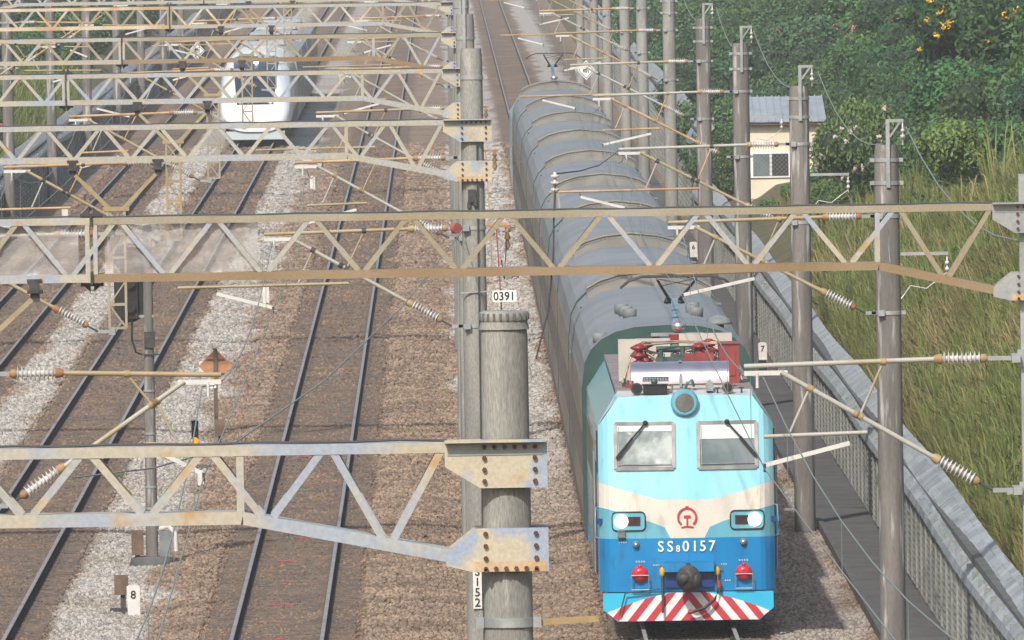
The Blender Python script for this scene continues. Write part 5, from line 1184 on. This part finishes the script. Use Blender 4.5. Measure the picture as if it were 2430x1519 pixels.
M['ew_lamp'] = mat('lit train lamp', (.95, .95, 1), emit=(.9, .95, 1), estr=16)
for (x, z, r_) in ((-.66, 1.83, .075), (.66, 1.83, .10), (.0, 3.42, .11)):
    def ins_(yy):
        zt, w = zt_(yy), hw_(yy); zc = .5 + (zt - .5) * .45
        return (abs(x) / (w * (1 - .1 * min(1, yy / 6)))) ** 3.2 + (max(0, z - zc) / (zt - zc)) ** 3.2 < 1
    y = next((yy for yy in np.arange(0, 9, .02) if ins_(yy)), 6.0); mb = MB(); mb.ball((x, y - .02, z), r_, 0, 10); mb.build('lamp', 'ew_lamp', em_)
mb = MB()
for i, x in enumerate((-.22, .02, .22)):
    for k in range(3): mb.box((x + .05 * (k - 1), .62, 1.90 + .03 * (k % 2)), (.035, .3, .05))
mb.build('white_marks', 'white', em_)
mb = MB(); mb.bar((.35, 2.6, 2.62), (-.30, 3.2, 2.80), .03, .03); mb.build('wiper', 'black', em_)
for k in range(1, 5):
    y = EY + 25 + 25.6 * (k - 1) + .4
    t = thing('high_speed_car', (float(TX['B'](y)), y, 0), '%s car of the white high speed train behind its nose' % ORD[k], 'train car', 'cars of the white high speed train')
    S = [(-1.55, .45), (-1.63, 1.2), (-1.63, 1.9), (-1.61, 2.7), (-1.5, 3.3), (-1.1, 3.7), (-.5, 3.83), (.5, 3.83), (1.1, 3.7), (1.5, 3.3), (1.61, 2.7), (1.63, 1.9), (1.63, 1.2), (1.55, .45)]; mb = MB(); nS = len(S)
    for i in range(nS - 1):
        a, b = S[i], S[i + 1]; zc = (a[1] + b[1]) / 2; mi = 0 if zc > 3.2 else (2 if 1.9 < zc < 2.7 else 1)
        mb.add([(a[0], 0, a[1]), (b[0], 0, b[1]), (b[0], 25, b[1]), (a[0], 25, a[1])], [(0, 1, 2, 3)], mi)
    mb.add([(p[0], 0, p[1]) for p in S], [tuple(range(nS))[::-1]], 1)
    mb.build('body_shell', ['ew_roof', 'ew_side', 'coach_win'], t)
    mb = MB(); mb.box((0, 8, 3.88), (1.9, 6, .16)); mb.build('roof_unit', 'ew_roof', t)
    mb = MB(); mb.box((0, 12.5, .3), (2.6, 24, .5)); mb.build('underframe', 'under', t)

# ================================================================== TRACKSIDE OBJECTS
def px(s, xx): return (xx - 1035) / s
# tall colour light signal seen from behind
t = thing('signal_mast', (-5.53, 268, -.25), 'tall signal on a concrete post seen from behind, black heads with an oval backboard', 'signal')
mb = MB(); mb.lathe((0, 0, 0), (0, 0, 6.2), [(0, .115), (1, .085)], 14); mb.build('pole', 'conc_warm', t)
mb = MB(); n = 20; pts = []
for i in range(n): a = 2 * math.pi * i / n; pts.append((-.34 + .30 * math.cos(a), 5.25 + .36 * math.copysign(abs(math.sin(a)) ** .8, math.sin(a)) + (.38 if math.sin(a) > 0 else -.38)))
mb.prism(pts[::-1], -.02, .0); bbd = mb.build('backboard', 'signal', t)
mb = MB(); mb.box((-.34, .0, 5.25), (.30, .24, 1.35)); [mb.tube((-.34, -.12, 5.25 + q), (-.34, -.2, 5.25 + q), .11, 12) for q in (-.45, 0, .45)]; mb.build('signal_head', 'signal', t)
mb = MB(); mb.box((.0, 0, 6.1), (.16, .16, .42)); mb.build('top_box', 'vent', t)
for z in (4.62, 5.3, 5.92):
    mb = MB(); mb.bar((-.36, -.03, z), (.1, -.03, z), .05, .05); mb.build('head_arm', 'steel_d', t)
mb = MB(); mb.box((.02, -.02, 4.18), (.2, .22, .3)); mb.bar((-.1, -.1, 3.9), (.22, -.1, 3.9), .03, .03); mb.build('relay_box', 'dark', t)
mb = MB(); mb.path([(-.3, -.08, 4.6), (-.31, -.1, 4.2), (-.24, -.1, 3.95), (-.12, -.1, 3.9)], .022, 6); mb.build('cable', 'black', t)
for q in (1.0, 1.4, 2.4, 3.2):
    mb = MB(); mb.lathe((0, 0, q), (0, 0, q + .04), [(0, .118), (1, .118)], 14); mb.build('band', 'steel_d', t)
mb = MB(); mb.lathe((0, 0, -.05), (0, 0, .12), [(0, .42), (.8, .40), (1, .3)], 20); mb.build('foundation', 'wallpost', t)
mb = MB(); mb.box((-.27, -.05, .38), (.22, .24, .46)); mb.box((-.27, -.05, .10), (.1, .1, .2)); mb.build('cable_box', 'brownbox', t)
mb = MB(); mb.box((.24, .1, .34), (.20, .3, .5)); mb.build('cable_box', 'vent', t)
mb = MB(); mb.path([(.12, .1, .62), (.3, .1, .68), (.42, .1, .55), (.44, .1, .2)], .055, 8); mb.build('conduit', 'stonew', t)
# orange diamond board
t = thing('diamond_board', (-5.2, 325, -.25), 'orange backed diamond board on a short post beside the white gravel', 'sign')
mb = MB(); mb.prism([(-.39, 1.55), (0, 1.16), (.39, 1.55), (0, 1.94)], .03, .05); mb.build('board', 'boardback', t)
mb = MB(); mb.box((0, 0, .98), (.09, .05, 1.95)); mb.build('post', 'brownbox', t)
for z in (1.70, 1.38):
    mb = MB(); mb.bar((-.2, .015, z), (.2, .015, z), .03, .03); mb.build('rail', 'brownbox', t)
mb = MB(); mb.box((-.07, -.04, 1.12), (.16, .03, .14)); mb.build('white_tag', 'white', t)
# dwarf signal with orange light
t = thing('dwarf_signal', (-5.38, 307.3, -.25), 'low black signal with its lowest lamp lit orange', 'signal')
mb = MB(); mb.box((0, .04, .78), (.15, .16, .52)); hd = mb.build('head', 'signal', t)
for q, mm in ((.98, 'black'), (.80, 'black'), (.61, 'lampo')):
    mb = MB(); mb.lathe((0, -.04, q), (0, -.055, q), [(0, .075), (1, .07)], 14); mb.build('lamp', mm, hd)
    mb = MB(); n = 12; v = []
    for yy, rr in ((-.04, .098), (-.17, .104)):
        for i in range(n + 1): a = R(-25 + 230 * i / n); v.append((rr * math.cos(a), yy, q + rr * math.sin(a)))
    mb.add(v, [(i, i + 1, n + 2 + i, n + 1 + i) for i in range(n)], 0, True); mb.build('hood', 'signal', hd)
mb = MB(); mb.box((0, .05, .28), (.10, .1, .5)); mb.box((0, .05, .03), (.5, .3, .12)); mb.build('stand', 'wallpost', t)
t = thing('cable_box', (-5.0, 317, -.25), 'small dark cable box on a stub post right of the orange lit signal', 'box')
mb = MB(); mb.box((0, 0, .48), (.22, .2, .36)); mb.build('box', 'brownbox', t); mb = MB(); mb.box((0, 0, .15), (.07, .07, .35)); mb.build('stub', 'dark', t)
t = thing('cable_box', (-5.73, 251, -.27), 'brown cable box beside the white marker stone with the figure 8', 'box')
mb = MB(); mb.box((0, 0, .50), (.24, .22, .34)); mb.build('box', 'brownbox', t); mb = MB(); mb.box((.03, 0, .2), (.09, .09, .32)); mb.box((0, 0, .04), (.40, .32, .10)); mb.build('stub', 'dark', t)
def marker(x, y, txt, label, w=.22, h=.56, up=0.0):
    t = thing('marker_post', (x - .2, y, -.27 + up), label, 'marker stone', 'white trackside marker stones')
    mb = MB(); mb.prism([(-w * .42, 0), (w * .52, 0), (w * .5, h), (w * .3, h + .03), (-w * .3, h + .03), (-w * .5, h)], -.06, .06); mb.build('stone', 'stonew', t)
    if up: mb = MB(); mb.box((0, 0, -.14), (.2, .13, .4)); mb.build('foot', 'black', t)
    if txt: link('figure', text_mesh('figure', txt, .2, 'lettering'), t, (0, -.066, h * .72))
    return t
marker(-5.30, 250, '8', 'white marker stone with the figure 8 beside the brown cable box', .23, .52)
marker(8.02, 352, '7', 'white marker stone with the figure 7 on the walkway', .21, .46, .45)
marker(7.85, 437, '6', 'white marker stone with the figure 6 between the right masts', .24, .5, .45)
marker(px(93, 483), 362, '', 'plain white marker stone under the portal two chord at left', .15, .3)
marker(-4.95, 300, '', 'small white marker stone left of the middle track, seen through the nearest portal', .13, .28)
marker(-4.95, 415, '', 'white marker stone in the gravel below the plastic film edge', .2, .5)
marker(-4.72, 545, '', 'white marker stone in the gravel left of the middle track, far up', .2, .55)
marker(-13.1, 505, '', 'white marker stone at the foot of the far left wall', .22, .55)
# small plate low at the left
t = thing('plate_sign', (-5.82, 235.5, -.27), 'small square white sign with a red character in a dark border, bottom left', 'sign')
mb = MB(); mb.box((0, 0, .25), (.20, .02, .22)); mb.build('board', 'white', t)
mb = MB()
for (a, b) in (((-.078, .165), (.078, .165)), ((-.078, .335), (.078, .335)), ((-.078, .165), (-.078, .335)), ((.078, .165), (.078, .335))): mb.bar((a[0], -.012, a[1]), (b[0], -.012, b[1]), .010, .004)
mb.build('border', 'lettering', t); link('character', text_mesh('character', '停', .13, 'red_let'), t, (0, -.013, .25)); mb = MB(); mb.box((0, .02, .1), (.04, .02, .3)); mb.build('post', 'steel_d', t)
# diamond signs on the wires
for (x, y, z, lab) in ((5.0, 490, 4.75, 'white diamond sign with a black character right of the far pantograph'), (-9.0, 531, 5.0, 'white diamond sign hanging between the two left tracks')):
    t = thing('diamond_sign', (x, y, z), lab, 'sign', 'white diamond signs')
    mb = MB(); mb.prism([(-.30, .36), (0, .02), (.30, .36), (0, .70)], 0, .02); mb.build('board', 'white', t)
    mb = MB()
    for a, b in (((-.25, .36), (0, .08)), ((0, .08), (.25, .36)), ((.25, .36), (0, .64)), ((0, .64), (-.25, .36))): mb.bar((a[0], -.006, a[1]), (b[0], -.006, b[1]), .02, .004)
    mb.build('border', 'lettering', t); link('character', text_mesh('character', '断', .25, 'lettering'), t, (0, -.006, .36))
    mb = MB(); mb.tube((0, 0, .7), (0, 0, 1.1), .012, 6); mb.build('hanger', 'steel', t)
# boxes and rods along the track
t = thing('track_box', (px(123, 1035), 272, -.3), 'flat grey track box by the foot of the middle row between rail and post', 'box')
mb = MB(); mb.box((-.35, 0, .06), (.55, .6, .12)); mb.build('lid', 'wallpost', t)
t = thing('track_device', (-7.95, 283, -.2), 'small rusty device lying between the rails of the second track', 'device')
mb = MB(); mb.box((0, 0, .05), (.42, .3, .06)); mb.build('plate', 'bolt', t); mb = MB(); mb.box((-.12, -.05, .09), (.06, .2, .05)); mb.box((.12, -.05, .09), (.06, .2, .05)); mb.build('lug', 'bolt', t)
for (x, y) in ((-.5, 360), (1.0, 310)):
    pass
# red earthing cable and insulators beside the centre posts
for i, (k, hz) in enumerate(((3, 7.2), (4, 7.3), (5, 7.2))):
    t = thing('earthing_lead', (XC + .3, PY[k], 0), '%s lead hanging beside the %s centre post' % (['red', 'red brown', 'dark'][i], ORD[i + 1]), 'lead', 'leads beside the centre posts')
    mb = MB(); mb.path([(.05, 0, hz), (.10, 0, hz - 1), (.16, 0, 4.5), (.18, 0, 2), (.2, 0, 0)], .010, 5); mb.build('lead', mat('red lead', (.34, .05, .06)) if i == 0 else 'tuberust', t)
    mb = MB(); mb.lathe((.22, 0, hz), (.22, 0, hz - .35), [(0, .012), (.2, .05), (.25, .02), (.5, .055), (.55, .02), (.8, .05), (1, .012)], 10); mb.bar((-.12, 0, hz + .02), (.28, 0, hz + .02), .04, .04); mb.build('lead_insulator', 'cap', t)
# thin poles on the right hillside
for (x, y, z0, z1, mm, lab) in ((16.1, 440, 4.6, 9.6, 'white', 'thin white pole above the yellow blossom'), (18.2, 455, 3.5, 9.5, 'cap', 'thin rusty pole at the right edge among the trees'), (18.6, 480, 4.5, 9.5, 'steel_d', 'thin grey pole left of the rusty pole at top right')):
    mb = MB(); mb.tube((x, y, z0), (x, y, z1), .035, 8); tag(mb.build('thin_pole', mm), lab, 'pole')

# ================================================================== AIR
mh = bpy.data.materials.new('haze'); mh.use_nodes = True; t = mh.node_tree; t.nodes.clear()
o_ = nd(t, 'ShaderNodeOutputMaterial'); pv = nd(t, 'ShaderNodeVolumePrincipled'); pv.inputs['Density'].default_value = .00021; pv.inputs['Color'].default_value = (.93, .95, .97, 1); pv.inputs['Anisotropy'].default_value = .0
t.links.new(pv.outputs[0], o_.inputs['Volume']); M['haze'] = mh
mb = MB(); mb.box((0, 1320, 22), (420, 2700, 48)); tag(mb.build('haze', 'haze'), kind='stuff')
